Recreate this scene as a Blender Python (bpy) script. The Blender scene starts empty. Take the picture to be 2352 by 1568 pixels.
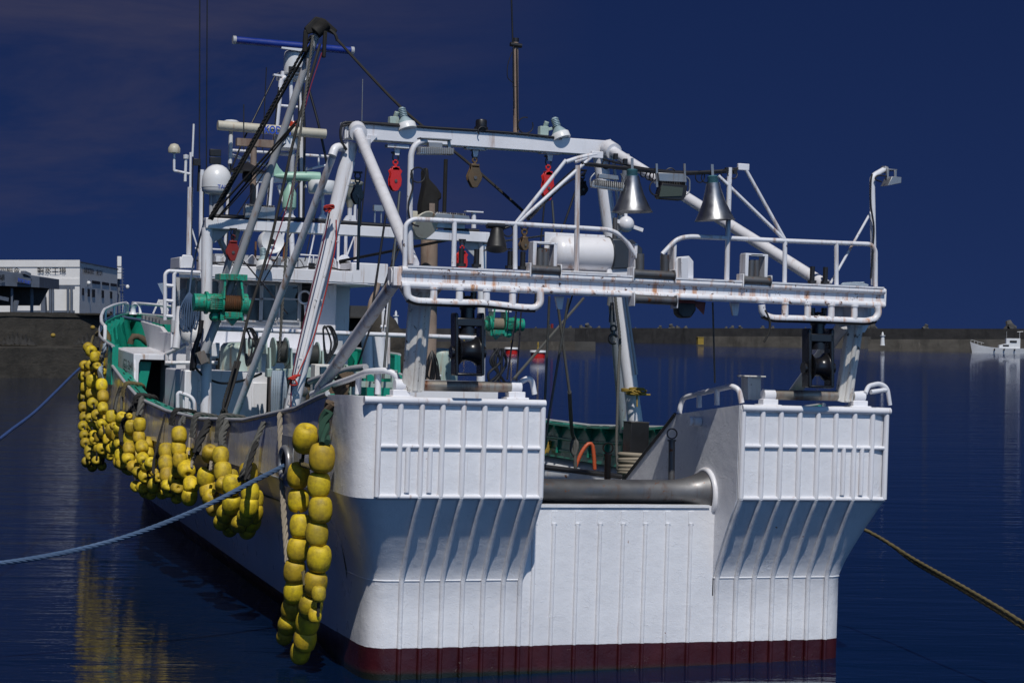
import bpy, math, random
from mathutils import Vector, Matrix
V=Vector; rad=math.radians
rnd=random.Random(7)
sc=bpy.context.scene; COL=sc.collection
# ---------------------------------------------------------------- camera and ship frame
FX=4700.0; YAW=math.atan(1726/4700); HEEL=rad(1.2); ROLL=.0122; HALF=4.2
s_,c_=math.sin(YAW),math.cos(YAW)
F=V((s_,c_,0)); R=V((c_,-s_,0)); UP=V((0,0,1))
dA=3.853*2*HALF; EYE=802/4700*dA
CAM=V((-HALF,0,0))-F*dA-R*((850-1176)/4700*dA); CAM.z=EYE
pt=math.atan(17/FX); Fp=F*math.cos(pt)-UP*math.sin(pt); Up=UP*math.cos(pt)+F*math.sin(pt)
Rr=R*math.cos(ROLL)+Up*math.sin(ROLL); Ur=Up*math.cos(ROLL)-R*math.sin(ROLL)
SHIP=Matrix.Rotation(HEEL,4,'Y'); SINV=SHIP.inverted()
def ray(px,py): return Fp+Rr*((px-1176)/FX)-Ur*((py-784)/FX)
def P(px,py,Y=None,X=None,Z=None):
    """point of the boat (boat frame) seen at photo position px,py on the plane Y=, X= or Z="""
    o=SINV@CAM; d=SINV@ray(px,py)
    a,v=(1,Y) if Y is not None else ((0,X) if X is not None else (2,Z))
    return o+d*((v-o[a])/d[a])
def Pl(l,Y=None): return [P(p[0],p[1],p[2] if len(p)>2 else Y) for p in l]
def G(px,py,dist):
    """world point at a distance"""
    return CAM+ray(px,py)*dist
def GZ(px,dist,z):
    d=ray(px,784); q=CAM+d*dist; return V((q.x,q.y,z))
def depth(q): return (SHIP@V(q)-CAM).dot(Fp)
def pxm(q): return FX/depth(q)
# ---------------------------------------------------------------- mesh builder
class MB:
    def __init__(s): s.v=[]; s.f=[]
    def add(s,vs,fs):
        n=len(s.v); s.v+=[V(v) for v in vs]; s.f+=[tuple(i+n for i in f) for f in fs]; return s
    def box(s,a,b):
        x0,x1=sorted((a[0],b[0])); y0,y1=sorted((a[1],b[1])); z0,z1=sorted((a[2],b[2]))
        return s.add([(x0,y0,z0),(x1,y0,z0),(x1,y1,z0),(x0,y1,z0),(x0,y0,z1),(x1,y0,z1),(x1,y1,z1),(x0,y1,z1)],
            [(0,3,2,1),(4,5,6,7),(0,1,5,4),(1,2,6,5),(2,3,7,6),(3,0,4,7)])
    def bar(s,p,q,w,h,up=(0,0,1)):
        p=V(p);q=V(q);d=(q-p).normalized(); u=V(up)
        if abs(d.dot(u))>.98: u=V((0,1,0))
        x=d.cross(u).normalized()*w/2; y=x.cross(d).normalized()*h/2
        vs=[p-x-y,p+x-y,p+x+y,p-x+y,q-x-y,q+x-y,q+x+y,q-x+y]
        return s.add(vs,[(0,1,2,3),(4,7,6,5),(0,4,5,1),(1,5,6,2),(2,6,7,3),(3,7,4,0)])
    def tube(s,pts,r,n=10,lobes=0,twist=0,cap=True,depth=.28):
        pts=[V(p) for p in pts]; N=len(pts)
        rs=r if isinstance(r,(list,tuple)) else [r]*N
        t0=(pts[1]-pts[0]).normalized(); u=t0.orthogonal().normalized(); vs=[]; L=0
        for i in range(N):
            t=((pts[min(i+1,N-1)]-pts[max(i-1,0)])).normalized()
            u=(u-t*u.dot(t)); u=u.normalized() if u.length>1e-6 else t.orthogonal().normalized()
            w=t.cross(u)
            if i: L+=(pts[i]-pts[i-1]).length
            for k in range(n):
                a=2*math.pi*k/n; rr=rs[i]
                if lobes: rr*=1-depth*(.5-.5*math.cos(lobes*(a-twist*L)))**1.5
                vs.append(pts[i]+(u*math.cos(a)+w*math.sin(a))*rr)
        fs=[(i*n+k,i*n+(k+1)%n,(i+1)*n+(k+1)%n,(i+1)*n+k) for i in range(N-1) for k in range(n)]
        if cap: fs+=[tuple(range(n-1,-1,-1)),tuple((N-1)*n+k for k in range(n))]
        return s.add(vs,fs)
    def pipe(s,pts,r,rad_=.12,n=10,seg=5):
        return s.tube(fillet(pts,rad_,seg),r,n)
    def rope(s,pts,r,n=9,lobes=3,pitch=None,step=None):
        step=step or r*1.1; pts=resample(smooth(pts),step)
        if len(pts)<2: return s
        return s.tube(pts,r,n,lobes,2*math.pi/((pitch or r*7)))
    def braid(s,pts,r,k=3,pitch=None,rr=None,m=6):
        """k strands laid round each other"""
        step=r*.9; pts=resample(smooth(pts),step); pitch=pitch or r*9; rr=rr or r*.56
        t0=(pts[1]-pts[0]).normalized(); u=t0.orthogonal().normalized(); fr=[]; L=0
        for i,p in enumerate(pts):
            t=(pts[min(i+1,len(pts)-1)]-pts[max(i-1,0)]).normalized(); u=(u-t*u.dot(t)).normalized(); fr.append((p,u,t.cross(u),L)); L+=step
        for j in range(k):
            s.tube([p+(u*math.cos(2*math.pi*(j/k+l/pitch))+w*math.sin(2*math.pi*(j/k+l/pitch)))*r*.52 for p,u,w,l in fr],rr,m)
        return s
    def lathe(s,prof,o,ax,n=24,arc=None):
        o=V(o); ax=V(ax).normalized(); u=ax.orthogonal().normalized(); w=ax.cross(u); vs=[];m=len(prof)
        for r,h in prof:
            for k in range(n):
                a=2*math.pi*k/n; vs.append(o+ax*h+(u*math.cos(a)+w*math.sin(a))*max(r,1e-4))
        fs=[(i*n+k,i*n+(k+1)%n,(i+1)*n+(k+1)%n,(i+1)*n+k) for i in range(m-1) for k in range(n)]
        if prof[0][0]>1e-3: fs.append(tuple(range(n-1,-1,-1)))
        if prof[-1][0]>1e-3: fs.append(tuple((m-1)*n+k for k in range(n)))
        return s.add(vs,fs)
    def cyl(s,p,q,r,n=20,r2=None):
        p=V(p);q=V(q); return s.lathe([(r,0),(r if r2 is None else r2,(q-p).length)],p,q-p,n)
    def prism(s,poly,off):
        off=V(off); m=len(poly); a=[V(p)-off/2 for p in poly]; b=[V(p)+off/2 for p in poly]
        return s.add(a+b,[tuple(range(m-1,-1,-1)),tuple(range(m,2*m))]+[(i,(i+1)%m,m+(i+1)%m,m+i) for i in range(m)])
    def ball(s,c,r,sz=1,n=16,m=10,ax=(0,0,1)):
        return s.lathe([(r*math.sin(math.pi*i/m),-r*sz*math.cos(math.pi*i/m)) for i in range(m+1)],c,ax,n)
    def torus(s,c,ax,Rr_,r,n=24,m=8,a0=0,a1=360):
        c=V(c);ax=V(ax).normalized();u=ax.orthogonal().normalized();w=ax.cross(u)
        full=a1-a0>=360; k=n if full else n+1
        pts=[c+(u*math.cos(rad(a0+(a1-a0)*i/n))+w*math.sin(rad(a0+(a1-a0)*i/n)))*Rr_ for i in range(k)]
        if full: pts=pts+[pts[0],pts[1]]
        return s.tube(pts,r,m,cap=not full)
    def grid(s,rows,flip=False):
        m=len(rows[0]); vs=[p for r in rows for p in r]
        fs=[(i*m+j,i*m+j+1,(i+1)*m+j+1,(i+1)*m+j) for i in range(len(rows)-1) for j in range(m-1)]
        if flip: fs=[f[::-1] for f in fs]
        return s.add(vs,fs)
    def slab(s,rows,th):
        """a sheet with thickness along th vector"""
        th=V(th); s.grid(rows); s.grid([[V(p)+th for p in r] for r in rows],True)
        b=[V(p) for p in rows[0]]+[V(r[-1]) for r in rows[1:]]+[V(p) for p in rows[-1][-2::-1]]+[V(r[0]) for r in rows[-2:0:-1]]
        k=len(b); s.add(b+[p+th for p in b],[(i,k+i,k+(i+1)%k,(i+1)%k) for i in range(k)]); return s
def fillet(pts,r,seg=5):
    pts=[V(p) for p in pts]; out=[pts[0]]
    for i in range(1,len(pts)-1):
        a,b,c=pts[i-1],pts[i],pts[i+1]; d1=(a-b);d2=(c-b); q=min(r,d1.length*.49,d2.length*.49)
        p0=b+d1.normalized()*q;p1=b+d2.normalized()*q
        for k in range(seg+1):
            t=k/seg; out.append(p0*(1-t)**2+b*2*t*(1-t)+p1*t*t)
    out.append(pts[-1]); return out
def smooth(pts,seg=6):
    pts=[V(p) for p in pts]
    if len(pts)<3: return pts
    out=[]; P_=[pts[0]]+pts+[pts[-1]]
    for i in range(1,len(P_)-2):
        a,b,c,d=P_[i-1:i+3]
        for k in range(seg):
            t=k/seg; out.append(.5*((2*b)+(c-a)*t+(2*a-5*b+4*c-d)*t*t+(3*b-a-3*c+d)*t**3))
    out.append(pts[-1]); return out
def resample(pts,step):
    L=[0]
    for a,b in zip(pts,pts[1:]): L.append(L[-1]+(b-a).length)
    n=max(2,min(1400,int(L[-1]/step)+1)); out=[];j=0
    for i in range(n):
        t=L[-1]*i/(n-1)
        while j<len(L)-2 and L[j+1]<t: j+=1
        q=(t-L[j])/max(L[j+1]-L[j],1e-9); out.append(pts[j].lerp(pts[j+1],min(max(q,0),1)))
    return out
def sag(p,q,d,n=14):
    p=V(p);q=V(q); return [p.lerp(q,i/n)-V((0,0,d*4*(i/n)*(1-i/n))) for i in range(n+1)]
BASE={}
def mesh_of(name,mb,m,bevel=0,flat=False,ang=52,weld=False):
    me=bpy.data.meshes.new(name); me.from_pydata([tuple(v) for v in mb.v],[],mb.f)
    if weld:
        import bmesh
        bm=bmesh.new(); bm.from_mesh(me); bmesh.ops.remove_doubles(bm,verts=bm.verts,dist=1e-4); bmesh.ops.recalc_face_normals(bm,faces=bm.faces); bm.to_mesh(me); bm.free()
    me.update()
    if not flat:
        me.shade_smooth(); me.set_sharp_from_angle(angle=rad(ang))
    me.materials.append(m); return me
SPLIT={'roof_rail','cable_coil','rigging_wire','bulwark_frame','grating_step','starboard_pipe','hose','lamp_frame','knee_brace','roller_bearing','pipe_stack','antenna_tuner','deck_stanchion','upright_roller','threaded_bolt','roller_cheek','hanger_plate','cable_anchor','mast_prop','antenna_pole','bow_chock','weld_seam','side_rail','handrail','hanger_lug','door_hinge','post_gusset','lamp_bracket','antenna_post','whip_antenna','drum_flange','drum_stand','lamp','column','fender','door_hinge','guide_pin','vent_trunk','cross_pipe','bollard','dark_post','port_frame','deck_speaker','crosstrees','axle_nut','roof_vent','cable_run','brown_pole','roller_frame','radar_end_cap','window_frame','drum_spokes','searchlight_yoke','side_frame','transom_ribs','ladder','mast_stay','casing_rail','mast','electric_box','shaded_lamp','cap_rail','lamp_pole','radar_mast','gantry_backleg','leg_conduit','bolt_head','dome_mount','window_glazing'}
def clusters(mb,pad=.03):
    n=len(mb.v); par=list(range(n))
    def fd(a):
        while par[a]!=a: par[a]=par[par[a]]; a=par[a]
        return a
    for f in mb.f:
        r=fd(f[0])
        for i in f[1:]: par[fd(i)]=r
    comp={}
    for f in mb.f: comp.setdefault(fd(f[0]),[]).append(f)
    bx=[]
    for k,fs in comp.items():
        vs=[mb.v[i] for f in fs for i in f]
        bx.append([[min(v[a] for v in vs)-pad for a in range(3)],[max(v[a] for v in vs)+pad for a in range(3)],list(fs)])
    ch=True
    while ch:
        ch=False
        for i in range(len(bx)):
            for j in range(len(bx)-1,i,-1):
                A,B=bx[i],bx[j]
                if all(A[0][a]<=B[1][a] and B[0][a]<=A[1][a] for a in range(3)):
                    A[0]=[min(A[0][a],B[0][a]) for a in range(3)]; A[1]=[max(A[1][a],B[1][a]) for a in range(3)]; A[2]+=B[2]; bx.pop(j); ch=True
    out=[]
    for lo,hi,fs in bx:
        idx={}; q=MB()
        for f in fs:
            for i in f:
                if i not in idx: idx[i]=len(q.v); q.v.append(V(mb.v[i]))
            q.f.append(tuple(idx[i] for i in f))
        out.append(q)
    return out
def obj(name,mb,m,parent=None,**k):
    if parent is not None and name in SPLIT and len(mb.v)<30000:
        qs=clusters(mb)
        if 1<len(qs)<=40: return [obj1(name,q,m,parent,**k) for q in qs][0]
    return obj1(name,mb,m,parent,**k)
def obj1(name,mb,m,parent=None,label=None,bevel=0,flat=False,world=False,ang=52,weld=False,kind=None):
    """one mesh object; parts are stored relative to the base of their thing"""
    if parent is not None:
        b=BASE[parent.name]; 
        for v in mb.v: v-=b
    elif not world:
        c=V((0,0,0))
        for v in mb.v: c+=v
        c/=max(1,len(mb.v)); c.z=min(v.z for v in mb.v); b=c
        for v in mb.v: v-=b
    else:
        c=V((0,0,0))
        for v in mb.v: c+=v
        c/=max(1,len(mb.v)); c.z=min(v.z for v in mb.v); b=c
        for v in mb.v: v-=b
    me=mesh_of(name,mb,m,flat=flat,ang=ang,weld=weld)
    o=bpy.data.objects.new(name,me); COL.objects.link(o)
    if parent is not None: o.parent=parent; BASE[o.name]=BASE[parent.name]
    else:
        BASE[o.name]=b; o.matrix_world=Matrix.Translation(b) if world else SHIP@Matrix.Translation(b)
    if bevel:
        bv=o.modifiers.new('bevel','BEVEL'); bv.width=bevel; bv.segments=2; bv.limit_method='ANGLE'; bv.angle_limit=rad(40)
    if label: o['label']=label
    if kind: o['kind']=kind
    return o
def tag(o,label,cat,group=None):
    o['label']=label; o['category']=cat
    if group: o['group']=group
    return o
def thing(name,loc,label,cat,group=None,world=False):
    o=bpy.data.objects.new(name,None); COL.objects.link(o); o.empty_display_size=.1
    loc=V(loc); BASE[o.name]=loc
    o.matrix_world=Matrix.Translation(loc) if world else SHIP@Matrix.Translation(loc)
    return tag(o,label,cat,group)
def text_mb(txt,o,xdir,updir,size,th=.004,bold=0):
    cu=bpy.data.curves.new('txt','FONT'); cu.body=txt; cu.size=1; cu.extrude=0; cu.offset=bold; cu.resolution_u=3
    ob=bpy.data.objects.new('txt',cu); COL.objects.link(ob)
    dg=bpy.context.evaluated_depsgraph_get(); me=bpy.data.meshes.new_from_object(ob.evaluated_get(dg))
    x=V(xdir).normalized(); u=V(updir); u=(u-x*u.dot(x)).normalized(); n=x.cross(u)
    mb=MB(); xs=[v.co.x for v in me.vertices] or [0]
    mb.add([V(o)+x*(v.co.x*size)+u*(v.co.y*size)+n*th for v in me.vertices],[tuple(p.vertices) for p in me.polygons])
    wdt=(max(xs)-min(xs))*size
    bpy.data.objects.remove(ob); bpy.data.curves.remove(cu); bpy.data.meshes.remove(me)
    return mb,wdt
# ---------------------------------------------------------------- materials
def new_mat(name):
    m=bpy.data.materials.new(name); m.use_nodes=True; nt=m.node_tree; nt.nodes.clear()
    o=nt.nodes.new('ShaderNodeOutputMaterial'); b=nt.nodes.new('ShaderNodeBsdfPrincipled')
    nt.links.new(b.outputs[0],o.inputs[0]); return m,nt,b
def N(nt,t,**k):
    n=nt.nodes.new('ShaderNode'+t)
    for a,v in k.items(): setattr(n,a,v)
    return n
def noise(nt,co,scale,detail=4,rough=.55,stretch=None,dist=0):
    n=N(nt,'TexNoise'); n.inputs['Scale'].default_value=scale; n.inputs['Detail'].default_value=detail
    n.inputs['Roughness'].default_value=rough; n.inputs['Distortion'].default_value=dist
    if stretch:
        mp=N(nt,'Mapping'); mp.inputs['Scale'].default_value=stretch; nt.links.new(co,mp.inputs[0]); co=mp.outputs[0]
    nt.links.new(co,n.inputs['Vector']); return n.outputs['Fac']
def ramp(nt,f,a,b,v0=0,v1=1):
    r=N(nt,'MapRange'); r.inputs[1].default_value=a; r.inputs[2].default_value=b; r.inputs[3].default_value=v0; r.inputs[4].default_value=v1
    nt.links.new(f,r.inputs[0]); return r.outputs[0]
def mix(nt,f,a,b,mode='MIX'):
    m=N(nt,'Mix',data_type='RGBA',blend_type=mode)
    if isinstance(f,(int,float)): m.inputs[0].default_value=f
    else: nt.links.new(f,m.inputs[0])
    for i,x in ((6,a),(7,b)):
        if isinstance(x,tuple): m.inputs[i].default_value=(*x[:3],1)
        else: nt.links.new(x,m.inputs[i])
    return m.outputs[2]
def math_(nt,op,a,b=0):
    m=N(nt,'Math',operation=op)
    for i,x in ((0,a),(1,b)):
        if isinstance(x,(int,float)): m.inputs[i].default_value=x
        else: nt.links.new(x,m.inputs[i])
    return m.outputs[0]
def bump(nt,b,h,strength,dist):
    bp=N(nt,'Bump'); bp.inputs['Strength'].default_value=strength; bp.inputs['Distance'].default_value=dist
    nt.links.new(h,bp.inputs['Height']); nt.links.new(bp.outputs[0],b.inputs['Normal']); return bp
RUST=(.16,.052,.014)
def paint(name,col,rough=.35,metal=0,var=.12,streak=0,chips=0,chipcol=RUST,bs=14,bd=.004,bst=.35,scol=(.28,.12,.03),spec=.5,vs=1.0):
    """painted metal: colour drift, rust runs, chipped patches, uneven surface"""
    m,nt,b=new_mat(name); co=N(nt,'TexCoord').outputs['Object']
    c=mix(nt,ramp(nt,noise(nt,co,.9*vs,5),.3,.7,0,1),tuple(x*(1-var) for x in col),tuple(min(1,x*(1+var*.25)) for x in col))
    fine=noise(nt,co,bs,6,.6)
    if streak:
        st=noise(nt,co,1,5,.65,(7*vs,7*vs,.55*vs)); c=mix(nt,ramp(nt,st,.62-streak*.12,.80-streak*.12,0,.85),c,scol)
        g=noise(nt,co,2.6*vs,6,.6,(1.3,1.3,.5)); c=mix(nt,ramp(nt,g,.48,.8,0,.17),c,tuple(x*.45 for x in col))
    h=fine
    if chips:
        ch=noise(nt,co,7*vs,8,.7); k=ramp(nt,ch,.68-chips*.14,.70-chips*.14,0,1); c=mix(nt,k,c,chipcol)
        h=math_(nt,'SUBTRACT',fine,math_(nt,'MULTIPLY',k,.5))
    nt.links.new(c,b.inputs['Base Color']); b.inputs['Metallic'].default_value=metal
    nt.links.new(ramp(nt,noise(nt,co,3*vs,4),.3,.7,rough*.8,min(1,rough*1.35)),b.inputs['Roughness'])
    b.inputs['Specular IOR Level'].default_value=spec
    bump(nt,b,h,bst,bd); return m
def plain(name,col,rough=.6,metal=0,bs=30,bd=.003,bst=.3,var=.2):
    return paint(name,col,rough,metal,var,bs=bs,bd=bd,bst=bst)
M={}
def mats():
    W=(.74,.742,.775)
    M['white']=paint('white_paint',W,.33,var=.1,streak=.25,bs=22,bd=.004,bst=.28)
    M['white2']=paint('white_paint_worn',(.70,.71,.75),.42,var=.16,streak=.75,chips=.25,chipcol=(.09,.06,.05),bs=20)
    M['beam']=paint('gallows_white_rust',(.76,.76,.785),.36,var=.12,streak=.9,chips=.5,chipcol=(.12,.05,.03),scol=(.50,.19,.03),bs=20,vs=1.4)
    M['peel']=paint('peeling_paint',(.72,.70,.66),.55,var=.2,streak=.4,chips=.42,chipcol=(.07,.045,.035),scol=(.33,.24,.17),bs=16,bd=.01,vs=1.3)
    M['grey']=paint('grey_paint',(.42,.43,.45),.4,var=.2,streak=.3,chips=.2,bs=16)
    M['deck']=paint('worn_deck',(.03,.075,.065),.6,var=.4,streak=.3,chips=.5,chipcol=(.03,.03,.025),bs=12)
    M['green']=paint('deck_green',(.010,.28,.195),.32,var=.25,streak=.35,chips=.3,scol=(.10,.10,.05),chipcol=(.05,.04,.03),bs=12)
    M['green2']=paint('winch_green',(.012,.31,.20),.3,var=.35,streak=.85,chips=.75,scol=(.12,.06,.02),chipcol=(.07,.035,.02),bs=12,vs=2.5)
    M['pale']=paint('pale_green',(.36,.46,.42),.4,var=.2,streak=.55,chips=.35,chipcol=(.05,.03,.02),bs=14)
    M['palegrn']=plain('instrument_green',(.30,.50,.40),.35)
    M['steel']=paint('bare_steel',(.15,.15,.155),.5,.6,var=.55,streak=.6,chips=.45,scol=(.10,.06,.045),bs=8,bst=.25)
    M['chrome']=paint('lamp_steel',(.33,.34,.36),.36,1.0,var=.35,bs=5,bst=.1,vs=2)
    M['rust']=paint('rusty_steel',(.17,.085,.045),.6,.4,var=.6,streak=.8,scol=(.30,.10,.03),bs=18,bst=.6)
    M['rustgal']=paint('half_rusted_galvanised',(.27,.25,.22),.45,.5,var=.3,streak=1.0,chips=.5,scol=(.17,.06,.025),chipcol=(.12,.045,.02),bs=18,bst=.5,vs=.7)
    M['rustpipe']=paint('rusty_exhaust',(.33,.25,.20),.7,.1,var=.5,streak=.9,scol=(.12,.045,.02),bs=14,bst=.6,bd=.01)
    M['galv']=paint('galvanised',(.36,.37,.38),.42,.7,var=.3,streak=.4,scol=(.2,.12,.07),bs=20)
    M['black']=plain('black_iron',(.012,.012,.014),.25,0)
    M['rubber']=plain('black_rubber',(.010,.010,.012),.45,0)
    M['soot']=plain('soot',(.008,.007,.006),.85)
    M['red']=paint('red_paint',(.55,.018,.012),.3,var=.2,chips=.1,chipcol=(.1,.03,.02),bs=15)
    M['darkred']=paint('dull_red_paint',(.22,.02,.015),.4,var=.3,chips=.4,chipcol=(.05,.02,.015),bs=15)
    M['brass']=paint('bronze_block',(.17,.11,.06),.45,.6,var=.4,bs=15)
    M['blue']=plain('radar_blue',(.007,.028,.22),.35)
    M['cream']=paint('cream_plastic',(.50,.47,.38),.45,var=.2,streak=.4,bs=15)
    M['ivory']=plain('white_plastic',(.68,.69,.70),.35,bs=6,bst=.1,var=.08)
    M['paleblue']=paint('pale_blue_lamp',(.34,.45,.48),.45,.2,var=.25,streak=.4,bs=15)
    M['redlens']=plain('red_lens',(.40,.05,.02),.2)
    M['blueletter']=plain('blue_lettering',(.02,.07,.45),.4)
    M['blackletter']=plain('black_lettering',(.012,.012,.014),.5)
    M['copper']=paint('verdigris',(.05,.16,.20),.6,.3,var=.4,bs=20)
    M['rope_blue']=plain('blue_rope',(.055,.10,.185),.85,bs=60,bst=.6)
    M['rope_blue2']=plain('dark_blue_rope',(.02,.06,.20),.85,bs=60,bst=.6)
    M['rope_pale']=plain('pale_blue_rope',(.30,.36,.42),.9,bs=60,bst=.6)
    M['rope_tan']=plain('tan_rope',(.30,.26,.20),.9,bs=60,bst=.6)
    M['rope_dark']=plain('dark_rope',(.020,.019,.018),.95,bs=60,bst=.8)
    M['rope_grey']=plain('grey_rope',(.085,.085,.078),.95,bs=60,bst=.8)
    M['rope_brown']=plain('brown_rope',(.10,.07,.045),.95,bs=50,bst=.9)
    M['rope_olive']=plain('olive_rope',(.12,.095,.04),.95,bs=60,bst=.8)
    M['rope_red']=plain('red_rope',(.45,.03,.02),.85,bs=60)
    M['rope_mag']=plain('magenta_rope',(.14,.008,.035),.85,bs=60)
    M['rope_yel']=plain('yellow_rope',(.30,.20,.03),.85,bs=60)
    M['rope_grn']=plain('green_net_rope',(.015,.055,.035),.9,bs=60,bst=.8)
    M['wire']=plain('steel_wire',(.12,.125,.12),.5,.5,bs=80)
    M['cable']=plain('black_cable',(.010,.010,.013),.5)
    M['hose']=plain('orange_hose',(.48,.09,.03),.5)
    m,nt,b=new_mat('window_glass'); b.inputs['Base Color'].default_value=(.010,.011,.014,1); b.inputs['Roughness'].default_value=.06; b.inputs['Specular IOR Level'].default_value=.6; M['glass']=m
    m,nt,b=new_mat('clear_screen'); b.inputs['Base Color'].default_value=(.45,.55,.65,1); b.inputs['Roughness'].default_value=.1; b.inputs['Alpha'].default_value=.35; M['screen']=m
    m,nt,b=new_mat('lamp_glass'); b.inputs['Base Color'].default_value=(.05,.055,.03,1); b.inputs['Roughness'].default_value=.15; M['lens']=m
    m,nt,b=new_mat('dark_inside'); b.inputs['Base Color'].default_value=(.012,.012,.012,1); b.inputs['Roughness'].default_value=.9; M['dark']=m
    # hull: white above the boot top, red below
    m,nt,b=new_mat('hull_paint'); co=N(nt,'TexCoord').outputs['Object']; sx=N(nt,'SeparateXYZ'); nt.links.new(co,sx.inputs[0])
    w=mix(nt,ramp(nt,noise(nt,co,.7,5),.3,.7),(.68,.685,.715),(.77,.775,.80))
    st=noise(nt,co,1,5,.7,(9,9,.35)); w=mix(nt,ramp(nt,st,.66,.80,0,.5),w,(.36,.27,.22)); st=noise(nt,co,1,3,.6,(16,16,.45)); w=mix(nt,ramp(nt,st,.71,.78,0,.7),w,(.30,.13,.07))
    w=mix(nt,ramp(nt,noise(nt,co,1.6,6,.65,(1,1,.5)),.5,.85,0,.25),w,(.45,.46,.52))
    spot=ramp(nt,noise(nt,co,6,3,.5),.755,.775,0,1); w=mix(nt,spot,w,(.25,.12,.08))
    red=mix(nt,ramp(nt,noise(nt,co,2,6,.6,(1,1,.5)),.3,.7),(.030,.004,.006),(.055,.008,.010))
    zz=math_(nt,'ADD',sx.outputs[2],math_(nt,'MULTIPLY',noise(nt,co,3,4),.035))
    red=mix(nt,ramp(nt,zz,.11,.06,0,.5),red,(.035,.022,.016)); red=mix(nt,ramp(nt,zz,.055,.02),red,(.010,.012,.007))
    c=mix(nt,ramp(nt,math_(nt,'ADD',sx.outputs[2],math_(nt,'MULTIPLY',noise(nt,co,4,6,.7),.03)),.441,.447),red,w)
    nt.links.new(c,b.inputs['Base Color']); nt.links.new(ramp(nt,noise(nt,co,2,4),.3,.7,.24,.42),b.inputs['Roughness'])
    vo=N(nt,'TexVoronoi',feature='DISTANCE_TO_EDGE'); vo.inputs['Scale'].default_value=2.3
    wob=N(nt,'TexNoise'); wob.inputs['Scale'].default_value=3; wob.inputs['Detail'].default_value=6; nt.links.new(co,wob.inputs[0])
    va=N(nt,'VectorMath',operation='ADD'); nt.links.new(co,va.inputs[0]); nt.links.new(wob.outputs['Color'],va.inputs[1]); nt.links.new(va.outputs[0],vo.inputs[0])
    crack=ramp(nt,vo.outputs['Distance'],0,.022,1,0); brk=ramp(nt,noise(nt,co,3.5,3),.52,.6)
    crack=math_(nt,'MULTIPLY',crack,brk)
    h=math_(nt,'ADD',math_(nt,'ADD',math_(nt,'MULTIPLY',noise(nt,co,1.3,3),3.2),math_(nt,'MULTIPLY',noise(nt,co,30,6,.7),.6)),math_(nt,'MULTIPLY',crack,.25))
    bump(nt,b,h,.8,.012); M['hull']=m
    # grey strake: worn glossy sheet that mirrors the floats
    m,nt,b=new_mat('strake_sheet'); co=N(nt,'TexCoord').outputs['Object']
    c=mix(nt,ramp(nt,noise(nt,co,1,5,.6,(1.2,1.2,4.5)),.3,.7),(.46,.46,.48),(.60,.60,.63))
    c=mix(nt,ramp(nt,noise(nt,co,1,6,.7,(5,5,.5)),.52,.8,0,.5),c,(.33,.32,.33))
    nt.links.new(c,b.inputs['Base Color']); b.inputs['Metallic'].default_value=.12; b.inputs['Specular IOR Level'].default_value=.7
    nt.links.new(ramp(nt,noise(nt,co,1,5,.6,(3,3,.7)),.3,.75,.13,.40),b.inputs['Roughness'])
    bump(nt,b,noise(nt,co,2.2,3),.25,.02); M['strake']=m
    # yellow floats
    m,nt,b=new_mat('float_plastic'); tc=N(nt,'TexCoord'); oi=N(nt,'ObjectInfo')
    co=N(nt,'VectorMath',operation='ADD'); nt.links.new(tc.outputs['Object'],co.inputs[0]); cb=N(nt,'CombineXYZ')
    nt.links.new(math_(nt,'MULTIPLY',oi.outputs['Random'],40),cb.inputs[0]); nt.links.new(cb.outputs[0],co.inputs[1]); co=co.outputs[0]
    y=mix(nt,oi.outputs['Random'],(.80,.61,.014),(.48,.35,.018)); y=mix(nt,oi.outputs['Color'],y,y) if False else y
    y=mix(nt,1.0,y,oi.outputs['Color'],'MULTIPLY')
    y=mix(nt,ramp(nt,noise(nt,co,2.3,6,.65),.42,.70,0,.75),y,(.13,.09,.025))
    y=mix(nt,ramp(nt,noise(nt,co,9,4,.7),.66,.74,0,.7),y,(.05,.04,.02))
    nt.links.new(y,b.inputs['Base Color']); b.inputs['Roughness'].default_value=.62
    bump(nt,b,noise(nt,co,5,6),.35,.02); M['float']=m
    # stone, concrete
    def stone(name,a,b_,sc_,lines=True):
        m,nt,b=new_mat(name); co=N(nt,'TexCoord').outputs['Object']
        c=mix(nt,ramp(nt,noise(nt,co,.22*sc_,7,.65,(1,1,2.2)),.3,.7),a,b_)
        c=mix(nt,ramp(nt,noise(nt,co,.5*sc_,8,.7,(1,1,.4)),.62,.75,0,.5),c,tuple(min(1,x*2.6) for x in b_))
        c=mix(nt,ramp(nt,noise(nt,co,.3*sc_,6,.7,(1,1,.35)),.5,.75,0,.8),c,tuple(x*.3 for x in a))
        nt.links.new(c,b.inputs['Base Color']); b.inputs['Roughness'].default_value=.9
        bump(nt,b,noise(nt,co,.6*sc_,8,.7),.8,.3); return m
    M['quay']=stone('quay_stone',(.018,.016,.013),(.042,.037,.030),1.6)
    M['quay2']=stone('quay_top_stone',(.022,.019,.014),(.048,.040,.030),1.6)
    M['conc']=stone('sea_wall_concrete',(.034,.034,.035),(.070,.068,.066),.35)
    M['conc2']=stone('pier_concrete',(.06,.055,.047),(.12,.108,.092),.35)
    M['tetra']=stone('tetrapod_concrete',(.05,.05,.05),(.10,.098,.092),.6)
    M['bwall']=plain('factory_wall',(.68,.67,.66),.8,bs=.5,bst=.05,var=.06)
    M['bgrey']=plain('shed_blue_grey',(.10,.12,.16),.7,bs=1,bst=.05)
    M['bdark']=plain('far_window_dark',(.012,.013,.016),.6,bs=1,bst=.0)
    # water
    m,nt,b=new_mat('sea_water'); co=N(nt,'TexCoord').outputs['Object']
    b.inputs['Base Color'].default_value=(.001,.008,.030,1); b.inputs['Roughness'].default_value=.03; b.inputs['IOR'].default_value=1.2
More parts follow.
